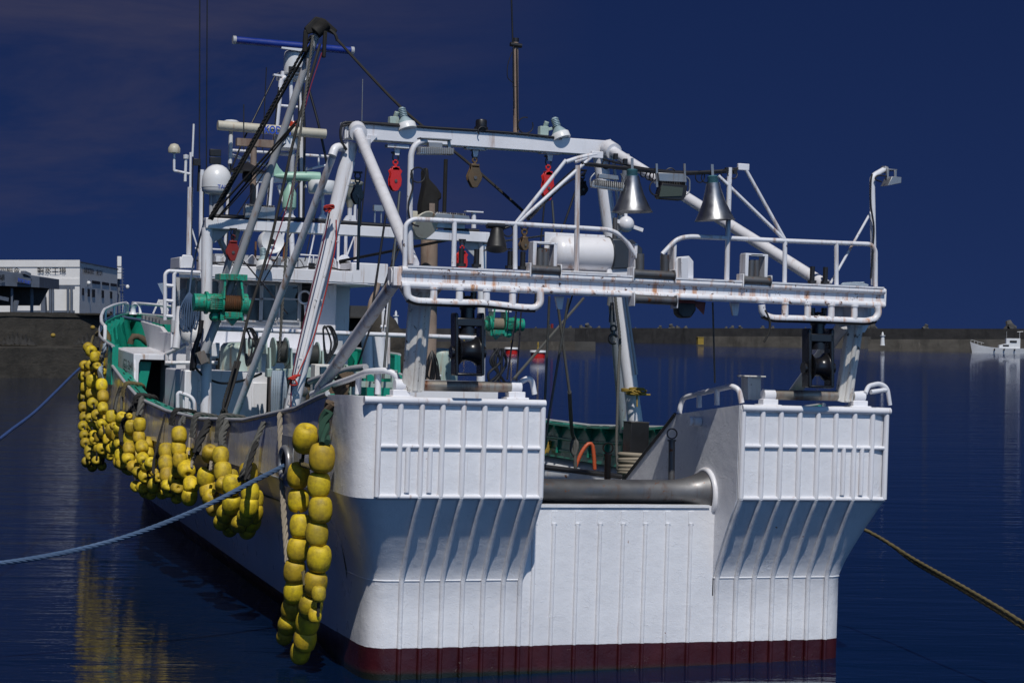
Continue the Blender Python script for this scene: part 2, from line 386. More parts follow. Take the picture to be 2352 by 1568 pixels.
    rot=N(nt,'Mapping'); rot.inputs['Rotation'].default_value=(0,0,YAW); nt.links.new(co,rot.inputs[0]); wc=rot.outputs[0]
    n1=noise(nt,wc,1,3,.5,(.20,.75,1),.4); n2=noise(nt,wc,1,4,.55,(1.1,3.8,1),.3); n3=noise(nt,wc,1,2,.5,(.05,.16,1))
    h=math_(nt,'ADD',math_(nt,'ADD',math_(nt,'MULTIPLY',n1,.040),math_(nt,'MULTIPLY',n2,.012)),math_(nt,'MULTIPLY',n3,.06))
    dc=N(nt,'VectorMath',operation='DISTANCE'); nt.links.new(co,dc.inputs[0]); dc.inputs[1].default_value=tuple(CAM)
    h=math_(nt,'MULTIPLY',h,ramp(nt,dc.outputs['Value'],60,170,1,1.6))   # ruffled by the wind outside the lee of the quay
    bp=bump(nt,b,h,1.0,1.0)
    M['water']=m
mats()
# ================================================================ THE BOAT
def lerp(tab,y):
    if y<=tab[0][0]: return tab[0][1]
    for (a,b),(c,d) in zip(tab,tab[1:]):
        if y<=c: return b+(d-b)*(y-a)/(c-a)
    return tab[-1][1]
XT=[(0,4.5),(4,4.47),(8,4.49),(16,4.48),(20,4.44),(23,4.3),(26,4.16),(28,4.0),(32,3.6),(36,3.0),(40,2.3),(44,1.35),(47,.5),(48.7,0)]
XW=[(0,4.2),(4.8,3.98),(10.9,3.59),(19.4,3.03),(31.9,2.21),(38,1.1),(42.5,0)]
ZT=[(0,4.42),(1.5,4.40),(2.5,4.27),(4,4.06),(8,3.68),(12,3.53),(16,3.54),(20,3.70),(23,4.01),(26,4.40)]
ZF=[(26,4.95),(30,5.1),(34,5.32),(40,5.72),(46,6.05),(48.7,6.15)]
boat=thing('fishing_boat',(0,0,0),'large white stern trawler with grey sides, red boot top and green decks moored stern first','fishing boat')
def part(name,mb,m,parent=None,**k): return obj(name,mb,M[m] if isinstance(m,str) else m,parent or boat,**k)
XI={-1:1.65,1:1.82}  # inner faces of the stern platforms
def quarter(sg):
    xi=XI[sg]
    top=[(xi,-.8),(2.4,-.8),(3.1,-.8),(3.8,-.8),(4.30,-.8),(4.48,-.77),(4.62,-.66),(4.69,-.45),(4.70,-.1),(4.66,.6),(4.60,1.4)]
    bot=[(xi,0),(2.2,0),(2.8,0),(3.3,0),(3.72,0),(3.92,.02),(4.07,.11),(4.16,.28),(4.19,.5),(4.19,.9),(4.17,1.4)]
    return top,bot
def stern_y(x,z):
    """depth position of the transom surface (flared under the platforms)"""
    xi=XI[-1 if x<0 else 1]; ax=abs(x)
    if ax<xi or z<1.5: return 0
    q=(2.87-z)/1.37; return -.8*(1-min(1,max(0,q)))**1.18
mb=MB()
for sg in (-1,1):
    top,bot=quarter(sg); rows=[]
    if sg>0: bot=[(x+.2*min(1,max(0,(x-3.2)/.8)),y) for x,y in bot]; top=[(x if x<4.4 else x+.06,y) for x,y in top]
    for z in (2.87,2.72,2.55,2.35,2.15,1.95,1.75,1.5):
        e=(1-(2.87-z)/1.37)**1.18
        rows.append([V((sg*(b[0]+(t[0]-b[0])*e),b[1]+(t[1]-b[1])*e,z)) for t,b in zip(top,bot)])
    for z in (.9,.43,-.2,-1.0): rows.append([V((sg*b[0],b[1],z)) for b in bot])
    mb.grid(rows,flip=(sg<0))
    # inner wall of the flare
    w=[(0,2.71)]+[(stern_y(2*sg,z),z) for z in (2.87,2.72,2.55,2.35,2.15,1.95,1.75,1.5)]
    mb.add([(sg*XI[sg],y,z) for y,z in w]+[(sg*XI[sg],.02,1.5),(sg*XI[sg],.02,2.71)],[tuple(range(len(w)+2))])
mb.grid([[V((x,0,z)) for x in (-1.65,-.8,0,.9,1.82)] for z in (2.71,2.2,1.5,.9,.43,-.2,-1)],flip=False)
mb.grid([[V((x,y,2.71)) for x in (-1.65,1.82)] for y in (0,.14)])
# sides
def stemY(z): return lerp([(-1,41.6),(.43,42.5),(1.6,43.9),(2.8,45.6),(6.15,48.7)],z)
us=[i/40 for i in range(41)]
def zk(Y): return 2.78+max(0,(Y-24)/24)**1.3*.6
for sg in (-1,1):
    rows=[]
    for lev in (0,1,2,3,4,5,6,7):
        r=[]
        for u in us:
            Y0=1.4+u*(45.9-1.4); k=zk(Y0)
            q=[0,.02,.15,.35,.6,1,1.2,1.4][lev]
            z=k+(.43-k)*q if q<=1 else .43-(q-1)*3
            Y=1.4+u*(stemY(z)-1.4)
            xt=lerp(XT,Y*(48.7/ (stemY(z)+.001)) if u>.6 else Y)
            xt=lerp(XT,1.4+u*(48.7-1.4)*1.0) if u>.55 else lerp(XT,Y)
            xw=lerp(XW,Y)
            if u<=.06: xt=4.60+(xt-4.60)*(u/.06)
            if q<=1:
                f=(1-q)**1.55; inset=0 if lev==0 else .10*min(1,u/.08)*max(0,1-u*1.3)
                x=xw+(xt-xw)*f-inset*(1-q)
            else: x=xw*(1-(q-1)*.6)
            if u<.12 and q<=1.2:
                e=(1-(2.87-z)/1.37)**1.18 if z>1.5 else 0
                x0=(4.17 if sg<0 else 4.37)+((4.60-4.17) if sg<0 else .29)*min(1,e); wq=(1-u/.12)**.8; x=x*(1-wq)+x0*wq
            if u==1: x=0
            r.append(V((sg*max(0,x),Y,z)))
        rows.append(r)
    mb.grid(rows,flip=(sg>0))
hull=part('hull',mb,'hull',ang=50)
# grey strake above the knuckle, inside face green
for sg in (-1,1):
    out=[];inn=[];topo=[]
    ys=[1.4,2,3,4,5,6,8,10,12,14,16,18,20,21.5,23,24.5,26,26.02,27,28,30,32,34,36,38,40,41.5,43,44,45,46,47,47.8,48.4,48.7]
    capo=[];capi=[];lin=[];linb=[]
    for y in ys:
        x=lerp(XT,y); z=lerp(ZT,y) if y<=26 else lerp(ZF,y)
        if y<4: x=4.60+(lerp(XT,4)-4.60)*((y-1.4)/2.6)
        k=zk(min(y,45)); kx=x-.0; ky=y if y<40 else 40+(y-40)*(5.9/8.7)
        topo.append([V((sg*x,y,z)),V((sg*(x*.5+lerp(XT,min(48.7,y))*.5),(y+ky)/2,(z+k)/2)),V((sg*x,ky,k))])
        cw=.12 if y<4 else (.34 if y<25.9 else .15)
        xi=max(0,x-cw); capo.append([V((sg*x,y,z+.012)),V((sg*xi,y-(cw*.6 if y>44 else 0),z+.012))])
        lin.append([V((sg*max(0,x-.14),y,z-.02)),V((sg*max(0,x-.22),ky-(.15 if y>40 else 0),k-.04))])
    part('bulwark',MB().grid(topo,flip=(sg>0)),'strake')
    part('bulwark_lining',MB().grid(lin,flip=(sg<0)),'green')
    part('bulwark_cap',MB().slab(capo,(0,0,-.05)),'green')
    b=MB(); i_=0
    for k_ in range(46):
        y=8.6+k_*.37; f=rnd.choice((.08,.16,.25))
        if rnd.random()<.8: x=lerp(XT,y)-f; x2=lerp(XT,y+.3)-f; b.bar((sg*x,y,lerp(ZT,y)+.02),(sg*x2,y+.28,lerp(ZT,y+.28)+.02),.03,.012)
    part('grip_strips',b,'rubber')
    rail=[r[0]+V((0,0,.0)) for r in capo]
    b=MB(); b.tube([p for p in rail[:17]],.045,8); b.tube(rail[17:],.05,8); part('cap_rail',b,'grey')
    # frames and stringers of the lining
    b=MB()
    for i in range(1,24):
        y=4+i*.95; x=lerp(XT,y)-.15; z=lerp(ZT,y)
        b.prism([(sg*x,y,z-.03),(sg*(x-.20),y,z-.05),(sg*(x-.07),y,z-.28),(sg*(x-.12),y,2.85),(sg*(x-.04),y,2.85)],(0,.07,0))
    for dz in (.35,.62): b.tube([(sg*(lerp(XT,y)-.2),y,lerp(ZT,y)-dz) for y in range(3,27)],.035,8)
    for i in range(12):
        y=27.5+i*1.6; x=lerp(XT,y)-.13; z=lerp(ZF,y)
        if x>.5: b.prism([(sg*x,y,z-.04),(sg*(x-.26),y,z-.06),(sg*(x-.09),y,z-.34),(sg*(x-.16),y,z-.75),(sg*x,y,z-.95)],(0,.06,0))
    part('bulwark_frame',b,'green')
    # forward end of the low bulwark: step up to the forecastle
    x=4.16; b=MB().prism([(sg*x,25.95,3.9),(sg*x,26.9,3.9),(sg*(x-.06),26.9,4.98),(sg*(x-.02),26.0,4.95)],(sg*.07,0,0)); part('bulwark_step',b,'green')
# decks
def deckrows(y0,y1,z,off): return [[V((-(lerp(XT,y)-off),y,z)),V((0,y,z+.06)),V((lerp(XT,y)-off,y,z))] for y in [y0+(y1-y0)*i/14 for i in range(15)]]
part('main_deck',MB().grid(deckrows(3.8,26,2.32,.12),flip=True),'deck')
part('forecastle_deck',MB().grid([[V((-max(0,(lerp(XT,y)-.12)),y,4.25)),V((max(0,lerp(XT,y)-.12),y,4.25))] for y in (26.8,30,34,38,42,45,47,48.5)],flip=True),'green')
part('forecastle_front',MB().box((-4.0,26.8,2.3),(4.0,26.9,4.24)),'green')
b=MB()
for X0 in (-2.4,-1.2,0,1.2,2.4): b.box((X0-.05,29,4.25),(X0+.05,42-abs(X0)*2,4.62))
b.box((-2.9,33,4.26),(2.9,33.1,4.7)); part('forecastle_frames',b,'green')
# stern ramp floor and coaming
b=MB(); b.box((-1.65,.62,2.3),(1.82,3.8,2.55)); part('stern_ramp',b,'grey')
b=MB(); b.prism([P(1200,1066,3.8),P(1425,1094,3.8),P(1425,1115,3.8),P(1200,1115,3.8)],(0,.06,0)); part('ramp_coaming',b,'grey')
b=MB(); b.tube([P(1200,1066,3.78),P(1427,1094,3.78)],.05,8); b.tube([V((1.80,3.78,2.93)),V((1.80,1.68,4.19))],.03,8); part('coaming_seal',b,'rubber')
# ---- stern platforms
RIBP=[868,917,966,1014,1062,1110,1158,1205,1244]; RIBS=[1704,1749,1791,1834,1876,1917,1960,2001,2033]
for sg,ribs,half in ((-1,RIBP,(935,986)),(1,RIBS,(1935,1977))):
    top,_=quarter(sg); b=MB()
    if sg>0: top=[(x if x<4.4 else x+.06,y) for x,y in top]
    pz=[(4.44,0),(2.87,0)]
    b.grid([[V((sg*x,y,4.44-max(0,y)*.03)) for x,y in top],[V((sg*x,y,3.6)) for x,y in top],[V((sg*x,y,2.87)) for x,y in top]],flip=(sg<0))
    xi=XI[sg]*sg
    # top plate, inner wall, forward end
    cap=[V((sg*x,y,4.44-max(0,y)*.03)) for x,y in top]+[V((sg*4.45,1.5,4.30)),V((xi,1.65,4.19))]
    b.add(cap,[tuple(range(len(cap))) if sg<0 else tuple(range(len(cap)-1,-1,-1))])
    fl=[(stern_y(sg*2,z),z) for z in (2.87,2.6,2.3,2.0,1.75,1.5)]
    wall=[(-.8,4.44),(1.65,4.19),(3.77,2.94),(3.77,1.2),(.0,1.2)]+fl[::-1]
    b.prism([(xi,y,z) for y,z in wall],(.04*sg*0+.02,0,0))
    b.prism([(xi,1.66,4.19),(sg*4.45,1.5,4.30),(sg*4.45,1.5,2.4),(xi,1.66,2.4)],(0,.04,0))
    sp=part('stern_platform',b,'hull',ang=50,label=('port' if sg<0 else 'starboard')+' white ribbed platform overhanging the transom')
    # pipe grid on the outside
    b=MB(); Y=-.8
    xs=[P(px,1030,Y).x for px in ribs]; zt,zm,zb=4.375,P(ribs[0],1024,Y).z,2.90
    for x in xs: b.tube([(x,Y-.015,zt),(x,Y-.015,zb)],.046,10)
    x0,x1=(xs[0]-.25,xs[-1]+.03) if sg<0 else (xs[0]-.03,xs[-1]+.06)
    b.tube([(x0,Y-.02,4.39),(x1,Y-.02,4.39)],.062,12)
    b.tube([(xs[0],Y-.012,zm),(xs[-1],Y-.012,zm)],.036,10); b.tube([(xs[0],Y-.012,2.90),(xs[-1],Y-.012,2.90)],.04,10)
    for px in half: x=P(px,1080,Y).x; b.tube([(x,Y-.015,zm-.01),(x,Y-.015,2.97)],.042,10)
    part('rubbing_pipes',b,'white',sp)
    b=MB()
    for x in (xs[2:] if sg<0 else xs[:7]):
        pts=[]
        for k in range(13):
            z=2.9-1.4*k/12; yy=stern_y(x,z); pts.append((x,yy-.024,z))
        pts+=[(x,-.018,.9),(x,-.018,-.3)]; b.tube(pts,.042,8)
    part('transom_ribs',b,'hull',hull)
    # welded seam
b=MB()
for px in (1269,1323,1375,1428,1479,1530,1583,1224):
    x=P(px,1300,0).x; b.tube([(x,-.012,-.3),(x,-.012,2.42)],.034,10); b.box((x-.045,-.012,2.40),(x+.055,.01,2.62))
b.box((-1.6,-.03,2.68),(1.7,.12,2.725)); part('transom_ribs',b,'hull',hull)
b=MB()
for sg in (-1,1):
    _,bot=quarter(sg); bot=[(x+.2*min(1,max(0,(x-3.2)/.8)),y) for x,y in bot] if sg>0 else bot; b.tube([(sg*(x+.004),y-.004,1.5) for x,y in bot],.012,6)
part('weld_seam',b,'hull',hull)
# ---- stern roller with flared end and ring
b=MB(); yr=.36; o=V((-1.64,yr,2.915))
prof=[(.0,0),(.205,0.001)]+[(.205,2.75*i/8) for i in range(1,9)]+[(.21,2.85),(.225,2.97),(.25,3.08),(.285,3.2),(.325,3.3),(.36,3.38),(.38,3.43),(0,3.44)]
b.lathe(prof,o,(1,0,0),36); roll=part('stern_roller',b,'steel',ang=60)
b=MB(); b.torus((1.79,yr,2.87),(1,0,0),.42,.05,32,10); part('roller_ring',b,'white',roll)
b=MB(); b.cyl((1.76,yr,2.87),(1.815,yr,2.87),.41,32); part('roller_recess',b,'dark',roll)
# pins with ring tops behind the roller
for px,yt,yb,mt in ((1395,1046,1110,'rust'),(1542,1013,1110,'steel')):
    b=MB(); p=P(px,yb,.85); q=P(px+1,yt,.85); b.cyl(p,q,.055,16); b.cyl(q,q+V((0,0,.03)),.075,16)
    b.torus(q+V((0,0,.13)),(.3,1,0),.085,.013,20,8); part('guide_pin',b,mt)
# platform top rollers, blocks and hoops
for xs_,y,mt in (((906,932,1172,1196),884,'rust'),((1752,1778,1958,1984),906,'rust')):
    Y=-.42; a,b1,b2,c=[P(px,y+(px-xs_[0])*.018,Y) for px in xs_]
    b=MB(); b.cyl(b1,b2,.085,20); r=part('rail_roller',b,'rustgal')
    b=MB(); b.cyl(a,b1,.098,20); b.cyl(b2,c,.098,20)
    for q in ((a+b1)/2,(b2+c)/2): b.box(q+V((-.14,-.1,-.25)),q+V((.14,.1,-.07))); b.box(q+V((-.19,-.14,-.25)),q+V((.19,.14,-.16)))
    part('roller_bearing',b,'white',r,bevel=.012)
def hoops(paths,r,m,name='handrail'):
    b=MB()
    for p in paths: b.pipe(Pl(p),r,.25,10)
    return part(name,b,m)
hoops([[(716,905,2.9),(760,885,2.0),(815,866,.7),(845,852,.1),(885,850,-.2),(908,858,-.3),(919,884,-.3)],
       [(822,905,.6),(824,866,.6)],[(868,905,-.0),(869,853,-.0)],[(728,925,2.7),(728,900,2.7)]],.05,'white')
hoops([[(1194,878,-.4),(1212,868,-.3),(1222,874,-.3),(1228,905,-.3)]],.045,'white')
hoops([[(1560,948,1.5),(1567,914,1.5),(1600,905,1.0),(1682,886,-.3),(1697,894,-.4),(1704,925,-.45)],[(1606,936,.9),(1606,905,.9)],[(1647,930,.2),(1647,893,.2)]],.045,'white')
hoops([[(1988,903,-.5),(1994,886,-.4),(2020,880,-.3),(2038,890,-.3),(2044,930,-.3)],[(2000,900,-.4),(2036,895,-.3)]],.04,'white2')
b=MB()
for y,z in ((.0,4.15),): b.box((1.66,y,z-.08),(1.8,y+.16,z+.03)); b.cyl((1.6,y,z+.05),(1.8,y,z+.05),.09,14)
q=P(1608,968,X=1.8); b=MB(); b.cyl(q+V((-.22,0,0)),q,.085,18); part('shackle_lug',b,'white')
# post with worn paint on the starboard platform
b=MB(); a=P(1726,918,.5); t=P(1726,866,.5); b.bar(a,t,.26,.22); b.box(t+V((-.2,-.16,0)),t+V((.2,.16,.03))); b.bar(a+V((-.12,-.05,0)),t+V((-.12,-.05,0)),.08,.26); part('bitt_post',b,'peel',bevel=.01)
# square bitt inside, starboard
b=MB(); q=P(1459,1045,X=2.5); zt=P(1459,970,Y=q.y).z
b.box((q.x-.19,q.y-.19,2.3),(q.x+.19,q.y+.19,zt)); b.box((q.x-.2,q.y-.2,zt),(q.x+.2,q.y+.2,zt+.02)); BITT=q; part('square_bitt',b,plain('bitt_grey_steel',(.035,.035,.038),.35,.5),bevel=.015)
# mooring fairlead in the port side
q=P(656,1062,X=-4.62); b=MB()
pts=[q+V((0,dy,dz)) for dy,dz in [(math.cos(a)*.30,math.sin(a)*.26) for a in [2*math.pi*i/24 for i in range(24)]]]
b.tube([p+V((-.02,0,0)) for p in pts]+[pts[0]+V((-.02,0,0)),pts[1]+V((-.02,0,0))],.055,10,cap=False)
fl=part('fairlead',b,'galv'); b=MB(); b.prism([p+V((.0,0,0)) for p in pts],(.03,0,0)); part('fairlead_opening',b,'dark',fl)
b=MB(); b.box(q+V((.02,-.42,-.42)),q+V((.04,.42,.48))); part('fairlead_plate',b,'galv',fl,bevel=.01)
# lettering partly hidden behind the floats
def letters(txt,o,x,u,size,m,parent=None,fit=None,bold=.01,name='lettering',th=.006):
    mb_,w=text_mb(txt,o,x,u,size,th,bold)
    if fit and w>0:
        k=fit/w; o_=V(o); xx=V(x).normalized()
        for v in mb_.v: d=(v-o_).dot(xx); v+=xx*(d*k-d)
    return part(name,mb_,m,parent,flat=True)
for ch,px,py,s in (('8',743,1338,.30),):
    q=P(px,py,X=-4.10); letters(ch,q+V((-.03,0,0)),(0,-1,-.0),(0,0,1),.42,'blackletter',hull,fit=.35)
# forecastle handrails
def bowrail(y0,y1,sg,h=.42,n=6):
    b=MB(); ys_=[y0+(y1-y0)*i/14 for i in range(15)]
    pts=[V((sg*(max(.1,lerp(XT,y)-.03)),y,lerp(ZF,y)+h)) for y in ys_]
    b.tube([V((pts[0].x,pts[0].y,lerp(ZF,y0)))]+[pts[0]-V((0,0,.1))]+pts+[V((pts[-1].x,pts[-1].y,lerp(ZF,y1)))],.055,8)
    for i in range(1,n): y=y0+(y1-y0)*i/n; x=sg*(max(.1,lerp(XT,y)-.03)); b.tube([V((x*1.0,y,lerp(ZF,y))),V((x,y,lerp(ZF,y)+h))],.045,8)
    return part('bow_handrail',b,'white')
bowrail(30,48.0,-1,n=5); bowrail(28,48.2,1,n=5)
b=MB(); 
for sg in (-1,1): b.pipe([(sg*.32,47.6,6.1),(sg*.30,47.7,6.50),(sg*.1,48.0,6.52),(sg*.1,48.2,6.1)],.06,.15)
b.lathe([(.16,0),(.10,.1),(.10,.25),(.17,.35)],(0,47.4,6.1),(0,0,1),16); part('bow_chock',b,'white')
# ================================================================ GEAR OF THE BOAT
def hlabel(o,l): o['label']=l; return o
def tubes(name,lines,m,parent=None,r=.05,n=12,**k):
    b=MB()
    for l in lines:
        rr=r
        if isinstance(l[-1],float): rr=l[-1]; l=l[:-1]
        pts=Pl(l)
        if len(pts)>2: b.pipe(pts,rr,.3,n)
        else: b.tube(pts,rr,n)
    return part(name,b,m,parent,**k)
# ---- gallows: cross beam over the stern
Yb=-1.2; zT,zB=6.44,6.15; x0,x1=-4.32,4.28
b=MB(); b.box((x0,Yb,zB),(x1,Yb+.34,zT)); gal=part('gallows_beam',b,'beam',bevel=.012)
b=MB(); b.tube([(x0+.12,Yb-.02,zT-.04),(x1-.06,Yb-.02,zT-.04)],.055,12); b.tube([(x0+.12,Yb-.02,zB+.02),(x1-.06,Yb-.02,zB+.02)],.055,12); part('edge_pipe',b,'beam',gal)
b=MB(); b.prism([(x0-.004,Yb+.07,zB+.05),(x0-.004,Yb+.12,zB+.02),(x0-.004,Yb+.22,zB+.02),(x0-.004,Yb+.27,zB+.06),(x0-.004,Yb+.27,zT-.06),(x0-.004,Yb+.22,zT-.02),(x0-.004,Yb+.12,zT-.02),(x0-.004,Yb+.07,zT-.06)],(.02,0,0)); part('end_plate',b,'white2',gal)
b=MB(); b.bar((x0+.2,Yb+.17,6.455),(x1-.1,Yb+.17,6.455),.5,.03); part('walkway',b,'white2',gal)
for xs_,lp in (((934,996,1055,1117,1177,1236),[(934,655),(936,684),(956,692),(1060,696),(1105,696),(1200,707),(1228,708),(1241,697),(1241,670)]),
               ((1752,1803,1855,1909,1962,2014),[(1749,700),(1752,722),(1772,731),(1870,733),(1990,738),(2010,733),(2018,720),(2016,705)])):
    b=MB(); b.pipe([P(x,y,Yb-.05) for x,y in lp],.06,.14,12)
    lo=[P(x,y,Yb-.05) for x,y in lp]
    for px in xs_[1:-1]:
        a=P(px,690+(px-934)*.040,Yb-.05); z=lerp([(v.x,v.z) for v in lo[2:7]],a.x); b.cyl((a.x,Yb-.04,zB),(a.x,Yb-.05,z),.056,14); b.cyl((a.x,Yb-.04,zB-.03),(a.x,Yb-.04,zB),.07,14)
    part('guard_rail',b,'beam',gal)
    b=MB(); b.pipe([P(x,y,Yb-.05)+V((0,.0,-.016)) for x,y in lp[1:-2]],.053,.14,12); part('rail_chafing',b,'rubber',gal)
# roller guides on the beam
def guide(name,px0,px1,py,up,side,Y=Yb-.05):
    a=P(px0,py,Y);c=P(px1,py+(px1-px0)*.055,Y); b=MB(); b.cyl(a,c,.07,16); 
    b.cyl(a,a+V((.02,0,0)),.085,16); b.cyl(c-V((.02,0,0)),c,.085,16); r=part(name,b,'steel')
    b=MB()
    for q in (a+V((.28,.1,0)),c-V((.30,-.1,0))) if up else (): b.cyl(q,q+V((0,0,.34)),.062,14)
    if up: part('upright_roller',b,'steel',r)
    b=MB()
    for q,s in ((a,1),(c,-1)):
        b.box(q+V((-.02 if s>0 else 0,-.06,-.12)),q+V((0 if s>0 else .02,.2,.10)))
        if up:
            b.box(q+V((.04*s,.0,0)),q+V((.10*s,.22,.42))); b.box(q+V((.04*s,.0,.40)),q+V((.36*s,.2,.44)))
    part('roller_frame',b,'white2',r,bevel=.01); return r
guide('roller_guide',1218,1285,618,True,1); guide('roller_guide',1706,1768,643,True,1)
guide('roller_guide',1454,1548,628,False,1); guide('roller_guide',1456,1552,686,False,1,Yb-.12)
b=MB()
for px,yt,yb in ((1469,583,627),(1527,585,632)): b.cyl(P(px,yb,Yb+.05),P(px,yt,Yb+.05),.075,14)
part('upright_roller',b,'steel')
b=MB()
for px,w in ((1457,-.1),(1540,.1)): q=P(px,632,Yb+.15); b.box(q+V((0,-.1,0)),q+V((w*.5,.15,.5)))
part('roller_cheek',b,'white2',bevel=.01)
b=MB(); q=[P(x,y,Yb+.1) for x,y in ((1546,642),(1546,602),(1556,590),(1580,588),(1590,600),(1590,644))]; b.prism(q,(0,.1,0)); b.bar(P(1568,642,Yb),P(1568,592,Yb),.12,.16); part('bracket_plate',b,'white2',bevel=.01)
b=MB()
for px in (1059,1094,1171,1200,1865,1895):
    y=612+(px-1059)*.048; q=P(px,y,Yb+.12); b.cyl(q,q+V((0,0,.05)),.075,6); b.cyl(q,q+V((0,0,.28)),.042,12)
part('threaded_bolt',b,'rubber')
# posts
for sg,a,t in ((-1,(947,866,-.40),(965,668,-.72)),(1,(1936,892,-.40),(1962,735,-.72))):
    b=MB(); A_,T_=P(*a),P(*t); A_=A_+V((0,0,-.2)); R_=.17 if sg<0 else .135
    b.cyl(A_,T_,R_,20)
    d=V((.12 if sg<0 else .08,-.10,0)); b.tube([A_+d,T_+d],.05,8); d=V((-.15 if sg<0 else -.1,-.06,0)); b.tube([A_+d,T_+d],.04,8); b.tube([A_+V((.0,-R_,0)),T_+V((0,-R_,0))],.045,8)
    p_=part('gallows_post',b,'peel')
    b=MB(); b.prism([T_+V((-.5,0,.28)),T_+V((.5,0,.28)),T_+V((.2,0,-.2)),T_+V((-.2,0,-.2))],(0,.03,0)); b.cyl(T_+V((0,0,-.02)),T_+V((0,.0,.3)),.23,20); part('gusset',b,'white2',p_)
# inclined struts from the beam ends down to the deck
tubes('strut',[[(905,650,Yb+.2),(735,892,2.6),.10]],'white2')
tubes('strut',[[(1940,742,Yb+.2),(1822,905,2.6),.11]],'grey')
# railing on the gallows
Yr=Yb+.05
rl=tubes('beam_railing',[[(930,612,Yr),(931,516,Yr),(948,503,Yr),(1180,514,Yr),(1405,528,Yr),(1436,548,Yr),(1463,592,Yr)],[(1042,612,Yr),(1044,510,Yr)],[(1183,618,Yr),(1183,514,Yr)],
  [(1521,584,Yr),(1554,549,Yr),(1582,543,Yr),(1800,553,Yr),(2000,561,Yr),(2011,574,Yr),(2011,660,Yr)],[(1802,655,Yr),(1803,552,Yr)],[(1921,660,Yr),(1921,558,Yr)]],'white2',r=.038)
tubes('lamp_frame',[[(1324,622,Yr),(1327,380,Yr),.042],[(1669,648,Yr),(1676,385,Yr),.042],[(1182,516,Yr),(1300,368,Yr),.03],[(1184,517,Yr),(1365,355,Yr),.03],[(1300,372,Yr),(1330,362,Yr),(1370,354,Yr),.035],
  [(1801,550,Yr),(1650,404,Yr),.03],[(1803,551,Yr),(1712,388,Yr),.03],[(1320,372,Yr),(1370,356,Yr),.03]],'white2')
b=MB(); 
for px,y in ((1371,356),(1707,384)): q=P(px,y,Yr); b.box(q+V((-.1,-.03,-.055)),q+V((.1,.03,.055)))
part('cable_anchor',b,'white',bevel=.01)
# curved poles at both ends of the gallows
pl=tubes('lamp_pole',[[(944,605,Yr+.1),(940,500,Yr+.1),(944,352,Yr+.1),(955,330,Yr+.1),(980,322,Yr+.1),.048]],'white2')
pr=tubes('lamp_pole',[[(2007,655,Yr+.1),(2005,520,Yr+.1),(2003,430,Yr+.1),(2004,405,Yr+.1),(2034,388,Yr+.2),.05],[(1908,650,Yr+.1),(2000,488,Yr+.1),.022]],'white2')
b=MB(); q=P(994,330,Yr+.1); b.box(q+V((-.22,-.08,.06)),q+V((.28,.12,.08))); b.bar(q+V((-.2,0,.06)),q+V((-.24,0,-.1)),.05,.02); b.bar(q+V((.26,0,.06)),q+V((.28,0,-.14)),.05,.02)
b.prism([q+V((-.27,-.1,-.19)),q+V((.28,-.1,-.16)),q+V((.28,-.1,-.07)),q+V((-.24,-.1,-.09))],(0,.2,0))
for i in range(18): b.box(q+V((-.26+i*.031,-.22,-.17)),q+V((-.25+i*.031,.0,-.07)))
b.box(q+V((-.1,-.12,-.08)),q+V((.12,.0,.01))); part('floodlight',b,'galv',pl,bevel=.004)
b=MB(); q=P(2037,408,Yr+.2); b.box(q+V((-.06,-.1,.12)),q+V((.14,.1,.14))); b.cyl(q+V((-.1,0,.13)),q+V((0,0,.13)),.06,12); b.prism([q+V((-.12,-.12,-.16)),q+V((.14,-.12,-.1)),q+V((.14,-.12,-.0)),q+V((-.04,-.12,.0))],(0,.24,0)); b.bar(q+V((-.05,-.1,.12)),q+V((-.05,-.1,-.05)),.04,.04); b.bar(q+V((.1,-.1,.12)),q+V((.1,-.1,-.05)),.05,.02); part('floodlight',b,'galv',pr,bevel=.006)
b=MB(); b.rope([P(2003,400,Yr),P(2000,420,Yr),P(2000,470,Yr),P(2007,520,Yr),P(2005,570,Yr),P(2000,640,Yr)],.016,6,0); b.pipe([P(2037,405,Yr),P(2015,402,Yr),P(2008,412,Yr),P(2025,418,Yr)],.012,.1); part('cable',b,'cable',pr)
b=MB(); b.torus(P(960,402,Yr),(0,1,0),.115,.012,24,6); b.rope([P(945,390,Yr),P(948,430,Yr),P(938,470,Yr),P(944,510,Yr),P(962,520,Yr)],.014,6,0); part('cable',b,'cable',pl)
# bell horn speaker under the rail
def lamp(name,px,py,Y,s,m,tilt=(.35,-.25,-1),parent=None,ribs=True,label=None):
    """round cast lamp: ribbed neck, bell reflector, glass"""
    q=P(px,py,Y); ax=V(tilt).normalized(); b=MB()
    pr=[(.0,-.62),(.13,-.60),(.16,-.56)]
    for i in range(5): z=-.54+i*.075; pr+=[(.22,z),(.22,z+.03),(.17,z+.035),(.17,z+.07)]
    pr+=[(.20,-.15),(.30,-.05),(.44,.10),(.50,.24),(.50,.40),(.46,.41),(.42,.30)]
    K_=1.3; b.lathe([(r*s,h*s*K_) for r,h in pr],q,ax,28); l=part(name,b,m,parent,label=label)
    b=MB(); b.lathe([(.47*s,.12*s*K_),(.52*s,.16*s*K_),(.54*s,.40*s*K_),(.49*s,.41*s*K_)],q,ax,28); part('lamp_rim',b,'ivory',l); b=MB(); b.lathe([(0,.34*s*K_),(.2*s,.32*s*K_),(.46*s,.26*s*K_)],q,ax,20); part('lamp_glass',b,'lens',l)
    return l
